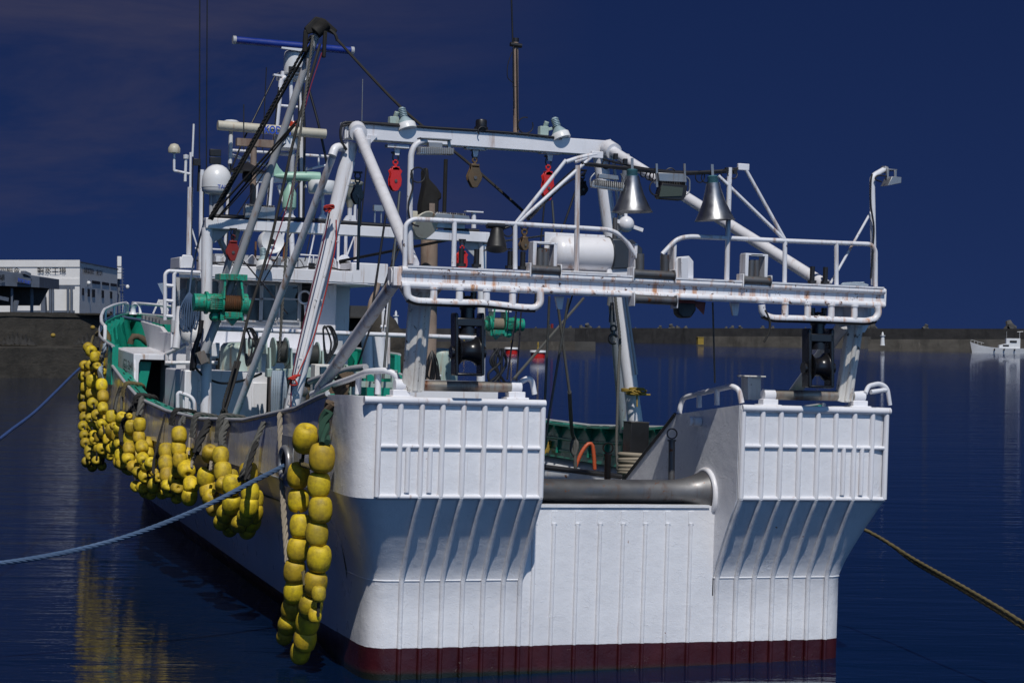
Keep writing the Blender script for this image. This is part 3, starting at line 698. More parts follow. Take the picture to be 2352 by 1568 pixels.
# ---- A frame
Yg=7.4
b=MB(); b.box((-2.82,Yg-.17,9.22),(2.72,Yg+.17,9.53)); b.box((2.7,Yg-.19,9.2),(2.74,Yg+.19,9.56)); b.box((-2.86,Yg-.19,9.2),(-2.82,Yg+.19,9.55)); ag=part('gantry_beam',b,'white',bevel=.015)
def leg(name,a,t,r,m='white',**k):
    b=MB(); b.cyl(V(a),V(t),r,20); return part(name,b,m,**k)
fp=P(654,950,Yg); leg('gantry_leg',fp+V((0,0,-.6)),P(806,328,Yg),.145)
fs=P(1468,975,Yg); leg('gantry_leg',fs+V((0,0,-.4)),P(1376,342,Yg),.15)
sec=P(524,968,X=-4.15); e=P(770,352,Yg-.1)
b=MB(); b.pipe([sec+V((0,0,-.3)),P(763,362,Yg-.15),],.072,.2,16); part('gantry_backleg',b,'white2')
b=MB(); b.pipe([P(763,358,Yg-.25),P(769,340,Yg-.22),P(785,337,Yg-.1),P(797,345,Yg)],.085,.16,16,6); part('pipe_elbow',b,'white')
b=MB(); b.tube([P(812,372,Yg-.25),P(700,812,Yg-.2),P(664,930,Yg-.25)],.035,8)
for t_ in (.05,.3,.55,.8,.95): a=P(806-150*t_,392+540*t_,Yg-.25); b.tube([a,a+V((.16,.1,.0))],.02,6)
part('leg_conduit',b,'white2')
b=MB(); a=P(1365,400,Yg+.4); b.cyl(P(1408,700,Yg+1.2),P(1432,990,Yg+2.2),.10,14); b.tube([P(1408,352,Yg-.25),P(1440,700,Yg-.25),P(1462,860,Yg-.25)],.035,8); b.tube([P(1440,355,Yg-.1),P(1400,700,Yg+1.2)],.06,8); part('gantry_backleg',b,'grey')
for a,c in ((V((-2.62,Yg-.2,9.40)),P(948,606,-1.0)),(V((2.66,Yg-.2,9.38)),P(1896,655,-1.0))):
    leg('gantry_brace',a,c,.102); b=MB(); b.cyl(a,a+(c-a).normalized()*.3,.17,18); part('brace_collar',b,'white',ag)
b=MB()
for px,py in ((912,338),(1092,342),(1263,352)): q=P(px,py,Yg); b.box(q+V((-.22,-.1,-.02)),q+V((.22,.1,.04))); b.prism([q+V((-.07,0,0)),q+V((.07,0,0)),q+V((.04,0,-.16)),q+V((-.04,0,-.16))],(0,.05,0))
part('hanger_plate',b,'white2',ag)
b=MB(); b.rope([P(796,345,Yg-.2),P(783,320,Yg-.2),P(784,290,Yg-.2),P(800,281,Yg-.2),P(880,284,Yg-.2),P(990,293,Yg-.2),P(1100,300,Yg-.2),P(1200,308,Yg-.2),P(1290,318,Yg-.2)],.025,7,0); b.rope([P(786,290,Yg-.22),P(830,283,Yg-.22),P(920,290,Yg-.22)],.02,6,0); b.torus(P(1207,288,Yg-.2),(0,1,0),.16,.013,24,6,20,330); b.torus(P(1108,302,Yg-.25),(0,1,0),.09,.012,16,6,180,360); part('cable_run',b,'cable',ag)
lamp('deck_lamp',930,278,Yg-.1,.36,'paleblue',(.22,-.3,-1)); lamp('deck_lamp',1283,300,Yg-.1,.36,'paleblue',(.3,-.3,-1))
b=MB()
for px,py in ((908,276),(1252,298)): q=P(px,py,Yg); b.box(q+V((-.13,-.08,-.12)),q+V((.05,.08,.06))); b.cyl(q+V((0,0,.05)),q+V((.02,-.04,.16)),.05,12); b.bar(q+V((.05,0,0)),q+V((.2,0,.05)),.03,.06)
part('lamp_bracket',b,'pale',ag,bevel=.01)
b=MB(); q=P(1105,295,Yg-.1); b.lathe([(.13,-.05),(.14,-.02),(.14,.02),(.115,.03),(.115,.14),(.10,.17),(0,.19)],q,(0,0,1),20); b.cyl(q+V((0,0,-.14)),q+V((0,0,-.04)),.06,10); part('beacon_lamp',b,'rubber')
tubes('antenna_mast',[[(1185,306,Yg),(1184,90,Yg),.055],[(1184,200,Yg),(1184,88,Yg),.06]],'rustpipe')
tubes('whip_antenna',[[(1178,106,Yg-.05),(1173,-60,Yg-.05),.018],[(1172,102,Yg-.05),(1198,106,Yg-.05),.045],[(1184,88,Yg),(1184,96,Yg),.07]],'rubber')
tubes('antenna_cable',[[(1179,106,Yg-.1),(1181,250,Yg-.1),.014],[(1176,120,Yg-.1),(1165,150,Yg-.1),(1165,180,Yg-.1),(1178,190,Yg-.1),.009],[(1187,110,Yg-.08),(1189,300,Yg-.08),.014]],'rubber')
b=MB(); q=P(838,318,Yg-.2); b.cyl(q+V((0,0,-.28)),q+V((0,0,-.02)),.12,16); b.prism([q+V((-.2,0,.06)),q+V((.25,0,.06)),q+V((.1,0,-.1)),q+V((-.15,0,-.1))],(0,.1,0)); part('junction_box',b,'white2')
# ---- mid-ship gantry
Ym=16.35
b=MB(); b.box((P(470,500,Ym).x,Ym-.17,7.83),(P(1120,540,Ym).x,Ym+.17,8.08)); mg=part('midship_beam',b,'white',bevel=.015)
leg('midship_post',(P(475,960,Ym).x,Ym,2.4),(P(476,515,Ym).x,Ym,7.85),.13)
leg('midship_post',(P(1108,880,Ym).x,Ym,2.4),(P(1108,560,Ym).x,Ym,7.85),.105)
b=MB(); a=P(1118,546,Ym)
for (p0,p1,p2) in (((1045,545),(1112,548),(1100,640)),((478,525),(530,528),(490,600))):
    b.prism([P(*p0,Ym),P(*p1,Ym),P(p2[0],p2[1]-40,Ym)],(0,.03,0))
b.bar(P(1092,600,Ym+.3),P(1082,790,Ym+1.8),.1,.1); b.bar(P(545,525,Ym+.2),P(515,640,Ym+.6),.13,.1); b.bar(P(502,545,Ym+.3),P(525,590,Ym+.5),.1,.1)
part('knee_brace',b,'grey',mg)
tubes('cross_pipe',[[(500,755,Ym),(1100,776,Ym),.055]],'white2')
tubes('cross_pipe',[[(590,845,Ym+.6),(590,757,Ym+.6),.035],[(893,850,Ym+.6),(893,774,Ym+.6),.035]],'white2')
b=MB(); b.rope([P(485,497,Ym-.1),P(540,498,Ym-.1),P(620,502,Ym-.1),P(720,506,Ym-.1),P(800,512,Ym-.1),P(940,522,Ym-.1)],.05,7,0); b.rope([P(1020,525,Ym-.1),P(1060,528,Ym-.1),P(1100,530,Ym-.1)],.04,7,0); part('cable_run',b,'cable',mg)
b=MB(); q=P(595,488,Ym-.1); b.box(q+V((-.36,-.12,-.15)),q+V((.36,.12,.13))); 
for i in range(16): b.box(q+V((-.34+i*.044,-.1,.13)),q+V((-.32+i*.044,.1,.18)))
part('floodlight',b,'galv',mg,bevel=.015)
b=MB(); q=P(1030,506,Ym-.1); b.prism([q+V((-.5,-.1,-.05)),q+V((.5,-.1,-.08)),q+V((.45,-.1,.12)),q+V((-.4,-.1,.15))],(0,.3,0))
for i in range(14): b.box(q+V((-.36+i*.055,-.2,.12)),q+V((-.34+i*.055,.1,.18)))
b.box(q+V((-.35,-.1,-.2)),q+V((.4,.1,-.05))); part('floodlight',b,'galv',mg,bevel=.015)
b=MB(); q=P(1088,488,Ym); b.cyl(P(1088,524,Ym),q,.06,10); b.box(q+V((-.22,-.1,0)),q+V((.22,.1,.03))); part('antenna_stub',b,'white',mg)
b=MB(); q=P(970,512,Ym-.2); b.lathe([(.0,-.2),(.1,-.19),(.2,-.1),(.36,.14),(.36,.16)],q,(.3,-.8,-.35),24); b.box(q+V((-.33,.0,-.2)),q+V((-.12,.2,.28))); part('deck_speaker',b,'cream',mg,bevel=.02)
for px,py,h in ((868,502,.25),): q=P(px,py,Ym); b=MB(); b.bar(q+V((-.08,0,-.1)),q+V((-.08,0,.2)),.03,.03); b.bar(q+V((.08,0,-.1)),q+V((.08,0,.2)),.03,.03); b.box(q+V((-.12,-.06,.18)),q+V((.12,.06,.32))); part('deck_light',b,'galv',mg)
# satellite dome
q=P(497,447,Ym+.1); s=34/pxm(q); dm=part('satellite_dome',MB().lathe([(.35*s,-.02),(.80*s,.05*s),(.97*s,.2*s),(1.0*s,.42*s),(1.0*s,.95*s),(.96*s,1.25*s),(.84*s,1.55*s),(.62*s,1.82*s),(.35*s,1.98*s),(0,2.04*s)],q,(0,0,1),36),'ivory',ang=60)
b=MB(); b.lathe([(1.012*s,.42*s),(1.025*s,.46*s),(1.012*s,.5*s)],q,(0,0,1),36); part('dome_seam',b,'grey',dm)
b=MB(); b.cyl(P(500,498,Ym+.1),P(500,446,Ym+.1),.14,14); b.cyl(P(485,498,Ym+.1),P(485,446,Ym+.1),.05,8); part('dome_mount',b,'grey',dm)
a=P(497,432,Ym+.1)
mb_,w=text_mb('TAIYO',(0,0,0),(1,0,0),(0,0,1),.125,0,.012)
for v in mb_.v:
    an=-math.pi/2+ (v.x/s) - .15; rr=s*1.01+.004; v.xyz=V((a.x+0*q.x,0,a.z+v.z-.03)); v.x=q.x+math.cos(an)*rr; v.y=q.y+math.sin(an)*rr
part('lettering',mb_,'blueletter',dm,flat=True)
# ---- wheelhouse
Yw=23.6
b=MB(); xl,xr_=P(505,700,Yw).x,P(773,700,Yw).x; xl=-2.45
b.prism([(xl,Yw,4.62),(xr_,Yw,4.62),(xr_,30,4.62),(-1.1,30,4.62)],(0,0,4.64)); wh=part('wheelhouse',b,'white',bevel=.03)
b=MB(); b.box((xr_,Yw+1.7,2.3),(2.4,31,6.9)); part('wheelhouse_side',b,'white',wh,bevel=.02)
b=MB(); a,c=P(408,640,22.8),P(885,650,22.8)
zz=P(640,628,22.8).z; b.prism([(-3.0,22.8,6.94),(2.72,22.8,6.94),(2.6,30,6.94),(-1.5,30,6.94)],(0,0,.16)); b.prism([(-2.45,22.8,7.02),(2.55,22.8,7.02),(2.2,22.8,7.0),(2.2,22.8,6.86)],(0,.02,0)); rf=part('wheelhouse_roof',b,'white',wh,bevel=.03)
b=MB(); b.box((-2.15,22.78,6.9),(1.75,22.84,7.22)); b.box((1.75,22.78,6.9),(2.74,22.84,7.46)); b.box((2.70,22.8,6.9),(2.76,27,7.46)); b.box((1.72,22.8,7.2),(1.78,24,7.46))
b.prism([P(414,600,22.8),P(419,585,22.8),P(440,586,22.8),P(446,600,22.8),P(446,616,22.8),P(412,616,22.8)],(0,.06,0)); b.box(P(412,616,22.8),P(420,590,22.8)+V((0,1.3,0))); part('roof_parapet',b,'white',rf,bevel=.02)
b=MB(); b.box((-1.6,25,7.0),(2.2,27.5,7.62)); part('flying_bridge',b,'grey',rf)
def panel(px0,py0,px1,py1,Y,m,name,parent,th=.05,off=0):
    a,c=P(px0,py0,Y),P(px1,py1,Y); b=MB(); b.box((a.x,Y-off-th,min(a.z,c.z)),(c.x,Y-off,max(a.z,c.z))); return part(name,b,m,parent,bevel=.008)
# window band with frames
panel(508,640,692,752,Yw,'grey','window_surround',wh,.04)
for (x0_,x1_) in ((514,560),(566,596),(603,632),(643,684)):
    w_=panel(x0_,652,x1_,738,Yw,'glass','window',wh,.03,.03)
    b=MB(); A1,B1=P(x0_,652,Yw-.07),P(x1_,738,Yw-.07); zc=(A1.z+B1.z)/2+.1
    for z in (A1.z,B1.z,zc): b.bar((A1.x-.04,Yw-.07,z),(B1.x+.04,Yw-.07,z),.06,.045)
    for x in (A1.x,B1.x): b.bar((x,Yw-.07,B1.z),(x,Yw-.07,A1.z),.045,.06,(0,1,0))
    part('window_frame',b,'grey',w_)
w_=panel(693,646,712,756,Yw,'dark','window',wh,.03,.02)
b=MB(); b.torus(P(700,683,Yw-.2),(0,1,0),.17,.03,24,8); b.cyl(P(702,700,Yw-.2),P(704,735,Yw-.2),.05,10); part('life_ring',b,'white2',wh)
panel(762,782,786,812,Yw-.02,'grey','side_window_surround',wh,.02,.0)
b=MB(); b.box((-2.9,24.2,2.3),(-2.45,26,5.4)); part('wheelhouse_side',b,'white',wh,bevel=.02)
b=MB(); b.box((-2.9,24.2,5.4),(-2.45,24.3,6.9)); b.bar((-2.85,24.2,5.4),(-2.85,24.2,6.9),.08,.08); part('side_door',b,'grey',wh)
b=MB(); b.prism([P(362,651,24),P(384,648,24),P(384,700,24)],(0,.02,0)); part('spray_screen',b,'screen',wh)
b=MB(); b.prism([P(404,670,24),P(448,652,24),P(452,750,24),P(414,750,24)],(0,.03,0)); part('wing_screen',b,'screen',wh)
tubes('ladder',[[(379,735,22.7),(379,630,22.7),(386,622,22.7),(460,626,22.7)],[(399,735,22.7),(400,630,22.7),(404,624,22.7)],[(379,655,22.7),(399,657,22.7)],[(378,690,22.7),(398,692,22.7)],[(376,725,22.7),(396,727,22.7)]],'white',r=.05)
tubes('ladder',[[(880,775,22.9),(880,650,22.9),(887,642,22.9),(889,660,22.9)],[(889,860,22.9),(889,642,22.9),(884,638,22.9)],[(880,682,22.9),(889,682,22.9)],[(876,712,22.9),(893,712,22.9)],[(874,750,22.9),(892,750,22.9)]],'white',r=.045)
# chairs and box in the lower part
b=MB(); b.box((-2.6,22.6,4.95),(1.7,23.58,5.05)); part('aft_shelf',b,'white',wh)
b=MB(); b.box((-2.6,23.0,2.3),(xr_+.0,23.58,4.95)); part('aft_casing',b,'white',wh,bevel=.02)
# starboard side screens beyond the wheelhouse
b=MB()
for i,(p0,p1,p2,p3) in enumerate((((840,772),(862,768),(858,860),(838,868)),((862,790),(884,764),(889,850),(868,862)))):
    b.prism([P(*p0,25.5),P(*p1,25.5),P(*p2,25.5),P(*p3,25.5)],(0,.6,0))
b.cyl(P(842,765,25.2),P(846,862,25.2),.16,14); b.cyl(P(868,770,25.2),P(874,855,25.2),.2,14)
part('vent_trunk',b,'white',bevel=.03)
b=MB(); b.ball(P(446,768,18.3),.34,.98,28,18); part('round_tank',b,'ivory')
# forecastle wing (white curved wall)
b=MB(); wl=[P(327,737,29),P(370,750,27.5),P(387,768,27),P(387,818,27),P(345,806,28.5),P(342,785,28.7),P(334,760,28.9)]
q0=V((-2.75,0,0)); pts=[P(px,py,X=-2.8) for px,py in ((327,737),(372,750),(388,770),(388,820),(344,806),(341,786),(335,762))]
b.prism(pts,(.12,0,0)); part('forecastle_wing',b,'white',bevel=.02)
b=MB()
for i in range(6): a=P(330+i*8,733+i*2.3,X=-2.75); b.box(a+V((-.05,-.12,0)),a+V((.35,.1,.12)))
part('grating_step',b,'galv')
# port passage shelter with the registration number
X0=-3.86
pan=[P(262,798,X=X0),P(309,813,X=X0),P(310,888,X=X0),P(262,846,X=X0)]
b=MB(); b.prism(pan,(.05,0,0)); ps=part('shelter_side',b,'strake2' if 'strake2' in M else 'white')
ya=pan[1].y; zt_=pan[1].z
b=MB(); b.prism([V((X0-.02,ya,zt_)),V((-2.6,ya,zt_+.02)),V((-2.6,ya,zt_-.14)),V((X0+.16,ya,zt_-.14)),V((X0+.12,ya,zt_-.24)),V((X0+.12,ya,2.9)),V((X0-.02,ya,2.9))],(0,.08,0)); part('shelter_frame',b,'white',ps,bevel=.01)
b=MB(); b.slab([[pan[1]+V((0,0,.01)),V((-2.6,ya,zt_+.03))],[pan[0]+V((0,0,.01)),V((-2.6,pan[0].y,pan[0].z+.05))]],(0,0,-.05)); part('shelter_roof',b,'white2',ps)
b=MB(); b.box((X0+.06,ya+1.3,2.3),(-1.2,ya+1.35,zt_-.06)); b.box((X0+.06,ya+.1,zt_-.2),(-2.6,ya+1.3,zt_-.16)); b.box((-1.9,ya-3.5,2.34),(-1.85,ya+1.3,zt_+.1)); b.box((X0+.1,ya-3,2.335),(-1.9,ya+1.3,2.345)); part('passage_inside',b,'dark',ps)  # near-black sheets put the shade of the passage into colour
b=MB(); b.prism([V((X0+.12,ya+.2,zt_-.2)),V((X0+.5,ya+.2,zt_-.2)),V((X0+.2,ya+.2,2.9)),V((X0+.12,ya+.2,2.9))],(0,.03,0)); part('passage_frame',b,'green',ps)
a=P(285,842,X=X0-.01); c=P(307,852,X=X0-.01)
letters('IG2-2641',a,(c-a),(0,0,1),.34,'blackletter',ps,fit=(c-a).length,bold=.01,th=.04)
# white casing on the port side
b=MB(); xa=P(425,850,17.0).x; xb=P(618,870,17.0).x; zc=P(450,850,17).z
yk=P(380,845,X=xa).y; b.box((xa,17.0,2.3),(xb,yk,zc)); cs=part('deck_casing',b,'white',bevel=.03)
CXA,CXB,CZ=xa,xb,zc
b=MB(); b.box((xb-.42,16.93,2.5),(xb-.02,16.99,zc-.25)); d_=part('casing_door',b,'white',cs,bevel=.02)
b=MB(); b.box((xb-.06,16.86,3.6),(xb+.03,16.93,3.85)); b.box((xb-.06,16.86,4.3),(xb+.03,16.93,4.5)); part('door_hinge',b,'rust',d_)
b=MB()
for y in (873,897,928): b.ball(P(462-4,y,16.98),.05,.6,10,6)
b.box(P(452,945,16.99),P(470,865,16.97)); part('bolted_strip',b,'white',cs)
tubes('casing_rail',[[(408,950,15.6),(408,905,15.6),(412,901,15.6),(447,913,15.4),(448,965,15.4)],[(422,955,15.6),(422,905,15.6),.025],[(435,958,15.5),(436,910,15.5),.025]],'white2',r=.045)
# post, box and beam ends by the boom foot
b=MB()
q=P(444,770,16.2); b.box(P(441,822,16.44),P(470,787,16.6)); b.box(P(482,822,16.44),P(502,787,16.6)); part('electric_box',b,'white2',bevel=.02)
tubes('leaning_board',[[(404,800,17),(414,705,17.2),.09]],'white2')
tubes('port_frame',[[(383,812,18),(430,790,17.5),.05],[(383,838,18),(383,812,18),.05],[(380,833,17.2),(500,833,17.0),.05]],'white2')
# tanks
for (px,pt_,pb,w,Y) in ((552,786,862,95,18.3),(1012,800,880,78,18.5)):
    q=P(px,pb,Y); r=w/2/pxm(q); h=(pb-pt_)/pxm(q); b=MB(); b.lathe([(r,-.8),(r,h-.18),(r*.97,h-.1),(r*.85,h-.03),(r*.5,h),(0,h+.01)],q,(0,0,1),32); part('pale_tank',b,'pale')
# winches with wire drums
b=MB(); Yd=15.4
b.bar(P(612,856,Yd),P(905,860,Yd),.2,.2); wf=part('winch_frame',b,'pale',bevel=.01)
for (xa_,xb_,yt,yb) in ((629,655,778,838),(700,727,788,842),(575,597,774,800)):
    a=P(xa_,(yt+yb)/2,Yd+.3); c=P(xb_,(yt+yb)/2,Yd+.3); r=(yb-yt)/2/pxm(a); b=MB()
    prof=[(r*.8,0)]
    L=(c-a).length; nw=12
    for i in range(nw): prof+=[(r*.80,L*(i+.1)/nw),(r*.86,L*(i+.5)/nw),(r*.80,L*(i+.9)/nw)]
    b.lathe(prof,a,c-a,24); dr=part('wire_drum',b,'wire')
    b=MB(); ax=(c-a).normalized(); b.cyl(a-ax*.03,a,r*1.12,24); b.cyl(c,c+ax*.03,r*1.12,24); part('drum_flange',b,'pale',dr)
    b=MB(); 
    for q,sx in ((a,-.12),(c,.12)): b.prism([q+V((sx,-.25,-r*1.9)),q+V((sx,.25,-r*1.9)),q+V((sx,.12,.1)),q+V((sx,-.12,.1))],(.04,0,0))
    part('drum_stand',b,'pale',dr)
# lower winch bodies: net drums with ribs
for (xa_,xb_) in ((660,700),(735,790)):
    a=P(xa_,895,15.9); c=P(xb_,898,15.9); b=MB(); b.cyl(a,c,.45,20); ax=(c-a).normalized(); nd=part('net_drum',b,'rope_brown'); b=MB()
    for q in (a,c,(a+c)/2):
        b.torus(q,ax,.62,.03,20,6)
        for k in range(8): an=k*math.pi/4; b.bar(q,q+V((0,math.cos(an)*.6,math.sin(an)*.6)),.06,.05)
    part('drum_spokes',b,'pale',nd)
b=MB(); b.box(P(612,985,16.4),P(790,862,16.5)); part('winch_back',b,'dark',wf)
b=MB(); b.bar(P(628,960,14.6),P(628,865,14.6),.18,.18); b.bar(P(622,960,14.8),P(622,865,14.8),.1,.1); part('dark_post',b,'rustpipe')
b=MB(); q=P(740,870,13.2); b.box(q+V((-.22,-.2,-.9)),q+V((.22,.2,.33))); cb_=part('control_box',b,'peel',bevel=.02)
b=MB(); q=P(748,838,13.1); b.tube([q,q+V((.12,0,.3))],.018,6); b.tube([q+V((-.1,0,-.06)),q+V((.04,0,-.02))],.02,6); part('control_lever',b,'rubber',cb_)
# things low behind the port bulwark
tubes('side_rail',[[(712,876,6.5),(740,866,5.5),(810,846,4.0),(840,843,3.5),.06],[(735,900,6.0),(735,870,6.0),.04],[(724,912,6.2),(724,880,6.2),.05]],'grey')
b=MB(); q=P(690,915,9.5); b.cyl(q+V((0,0,-.6)),q+V((0,0,.1)),.11,14); b.ball(q+V((.0,0,.14)),.16,.8,14,8); b.cyl(q+V((-.3,0,-.6)),q+V((-.26,0,0)),.08,12); part('bollard',b,'galv')
b=MB()
for px,y0,y1 in ((742,842,902),(815,850,900),(867,845,895),(905,850,880)): b.bar(P(px,y1+20,9),P(px,y0,9),.12,.1)
b.bar(P(720,878,9),P(905,884,9),.1,.12); part('deck_stanchion',b,'pale')
b=MB(); b.prism([P(842,852,12),P(905,900,12),P(905,930,12),P(842,930,12)],(0,.1,0)); part('deck_hatch_side',b,'green')
b=MB(); b.box(P(925,985,7.0),P(1130,876,7.4)); part('deck_locker',b,'white',bevel=.02)
b=MB(); b.torus(P(1012,862,9),(0,1,0),.01,.01,8,6); part('hawse_ring',b,'white2')
for k in range(6): b=MB(); r2=random.Random(k+70); c=P(1135+k*4,800,14); b.rope([c,c+V((r2.uniform(-.2,.2),0,-.3)),c+V((r2.uniform(-.3,.3),0,-.6)),c+V((r2.uniform(-.3,.3),0,-.9))],.03,6,0); part('hydraulic_hose',b,'rubber')
# exhaust
b=MB(); a=P(985,900,17.6); t_=P(987,468,17.6); b.cyl(V((a.x,17.6,2.4)),t_,.215,20); ex=part('exhaust_pipe',b,'rustpipe')
b=MB(); Z=lambda x,y:P(x,y,17.6)
b.prism([Z(962,500),Z(963,470),Z(972,425),Z(971,395),Z(974,385),Z(979,390),Z(981,412),Z(998,430),Z(1009,446),Z(1009,458),Z(1003,460),Z(1002,500)],(0,.40,0)); part('exhaust_cowl',b,'soot',ex,bevel=.05)
tubes('thin_pipe',[[(1020,500,17.3),(1024,366,17.3),.05]],'soot')
# white cylinder drum on the starboard side of the gallows
a=P(1262,580,.6); c=P(1394,586,.6); b=MB(); ax=(c-a).normalized(); r=.30
b.lathe([(0.0,0),(.18,.02),(.27,.08),(.30,.17),(.30,(c-a).length)],a,ax,32); dr=part('cylinder_drum',b,'white')
b=MB(); b.box(a+V((-.05,.1,-.31)),c+V((0,.14,.34))); b.box(a+V((-.05,-.28,-.33)),c+V((0,.14,-.30))); part('drum_backplate',b,'white2',dr,bevel=.01)
b=MB(); q=P(1420,580,.6); b.prism([P(1394,550,.6),P(1440,552,.6),P(1462,572,.6),P(1464,616,.6),P(1394,618,.6)],(0,.5,0)); b.cyl(c,c+V((.03,0,0)),.32,28); part('gear_housing',b,plain('housing_grey',(.06,.07,.085),.4,.5),dr,bevel=.02)
b=MB(); b.box(P(1395,640,.4),P(1450,616,.9)); part('drum_foot',b,'white',dr,bevel=.02)
# loudspeaker
q=P(1141,545,Yr-.08); b=MB(); ax=V((-.25,.1,-1)).normalized()
b.lathe([(0,-.14),(.09,-.13),(.105,-.08),(.11,-.03),(.14,.06),(.16,.17),(.165,.2),(.15,.2)],q,V((-.10,-.28,-.9)),24); part('loudspeaker',b,'rubber')
b=MB(); b.pipe([P(1152,527,Yr),P(1170,520,Yr)],.02,.1); b.tube([P(1118,517,Yr),P(1158,519,Yr)],.055,10); b.torus(P(1167,530,Yr),(0,1,0),.09,.012,16,6); part('speaker_bracket',b,'rubber')
# floodlight cluster behind the drum
b=MB(); q=P(1438,515,Yg-2); b.ball(q,.16,1,16,10); b.bar(q,q+V((-.05,0,.4)),.06,.06); b.bar(q+V((-.2,0,.05)),q+V((.35,0,-.1)),.07,.07); part('swivel_light',b,'white')
b=MB(); q=P(1412,530,Yg-2); b.cyl(q+V((0,0,-.25)),q+V((0,0,.25)),.05,8); b.cyl(q+V((0,-.1,-.3)),q+V((0,.1,-.3)),.16,16); b.bar(P(1420,490,Yg-2),P(1444,484,Yg-2),.05,.1); part('swivel_block',b,'steel')
lamp('deck_lamp',606,596,22.6,.42,'paleblue',(.05,-.35,-1))
# searchlight
q=P(620,556,24.3); b=MB(); b.lathe([(0,-.3),(.25,-.28),(.33,-.1),(.34,.2),(.33,.22),(.28,.2),(.05,.1)],q,(.15,-1,.1),28); sl=part('searchlight',b,'ivory')
b=MB(); b.cyl(q+V((0,-.27,0)),q+V((0,-.3,0)),.08,14); part('searchlight_hub',b,'rubber',sl)
b=MB(); b.bar(q+V((-.4,0,.0)),q+V((-.4,0,-.5)),.05,.05); b.bar(q+V((.4,0,0)),q+V((.4,0,-.5)),.05,.05); b.bar(q+V((-.4,0,-.5)),q+V((.4,0,-.5)),.05,.05); b.cyl(q+V((0,0,-.5)),q+V((0,0,-1.0)),.06,8); part('searchlight_yoke',b,'rust',sl)
# ---- radar mast
Y=25.0
tubes('radar_mast',[[(646,185,Y),(622,420,Y),0.072],[(622,420,Y),(607,600,Y),0.072],[(690,185,Y),(692,500,Y),0.080],[(636,242,Y),(690,247,Y),0.040],[(632,300,Y),(690,306,Y),0.040],[(668,300,Y),(663,430,Y),0.056],[(668,170,Y),(670,300,Y),.055],[(645,186,Y),(652,178,Y),(688,176,Y),(694,190,Y),0.064],
  [(672,600,Y),(665,420,Y),.075],[(636,600,Y),(660,500,Y),0.040]],'white2',n=10)
tubes('mast_yard',[[(527,345,Y),(640,352,Y),(757,360,Y),0.040],[(527,355,Y),(600,378,Y),(618,382,Y),.045],[(620,352,Y),(700,358,Y),.045],[(757,358,Y),(757,372,Y),0.024],[(658,388,Y),(680,395,Y),(757,378,Y),0.032],[(700,360,Y),(700,390,Y),.025],[(732,362,Y),(732,382,Y),.025],[(575,350,Y),(577,368,Y),.025],
  [(530,290,Y),(525,440,Y),0.048],[(525,440,Y),(515,600,Y),0.048]],'white2')
tubes('mast_stay',[[(631,176,Y-.1),(555,330,Y-.6),(487,500,Ym),0.024],[(705,188,Y-.1),(733,290,Y-.4),(755,395,Y-.5),.035],[(694,180,Y-.2),(700,300,Y-.2),(697,500,Y-.2),.035]],'rubber')
b=MB(); b.box(P(646,180,Y),P(700,174,Y+.6)); b.bar(P(628,172,Y),P(646,175,Y),.15,.05); part('mast_platform',b,'white2')
q=P(674,168,Y); b=MB(); b.lathe([(.27,-.05),(.28,.06),(.29,.42),(.26,.58),(.2,.62),(0,.63)],q,(0,0,1),20); rd=part('radar_unit',b,'ivory',bevel=.03)
b=MB(); b.box(q+V((-.2,-.22,.0)),q+V((.25,-.3,.14))); part('radar_base',b,'rubber',rd)
b=MB(); b.lathe([(.17,.58),(.16,.66),(.13,.74),(.1,.78)],q,(0,0,1),16); b.bar(q+V((-.45,-.32,.66)),q+V((.45,-.32,.60)),.1,.10); b.bar(q+V((0,0,.68)),q+V((0,-.35,.64)),.3,.14); part('radar_head',b,'ivory',rd)
a,c=P(537,92,Y-.3),P(810,117,Y-.3); b=MB(); b.cyl(a,c,.105,18); sc_=part('radar_scanner',b,'blue',rd)
b=MB(); ax=(c-a).normalized(); b.cyl(a-ax*.03,a+ax*.06,.115,18); b.cyl(c-ax*.06,c+ax*.03,.115,18); part('radar_end_cap',b,'grey',rd)
a,c=P(500,288,Y-.7),P(748,308,Y-.7); b=MB(); b.cyl(a,c,.135,18); r2=part('radar_scanner',b,'cream')
b=MB(); q=P(656,345,Y-.4); b.lathe([(.25,0),(.33,.05),(.33,.42),(.2,.5),(.12,.7)],q,(0,0,1),18); part('radar_unit',b,'ivory',r2)
a=P(606,303,Y-.86); letters('KODEN',a+V((0,-.02,-.03)),(c-P(500,288,Y-.7)),(0,0,1),.3,'blueletter',r2,fit=62/pxm(a),bold=.03)
q=P(673,304,Y-.5); b=MB(); b.lathe([(.13,0),(.13,.26),(.11,.3),(0,.3)],q,(0,0,1),18); bl=part('warning_lamp',b,'redlens'); b=MB(); b.cyl(q+V((0,0,-.15)),q+V((0,0,0)),.15,18); b.cyl(q+V((0,0,-1.6)),q+V((0,0,-.1)),.07,10); part('lamp_base',b,'grey',bl)
q=P(531,293,Y-.2); b=MB(); b.lathe([(.20,0),(.22,.03),(.22,.16),(.15,.2),(0,.22)],q,(0,0,1),20); b.cyl(q+V((0,0,-1)),q,.06,8); part('gps_antenna',b,'ivory')
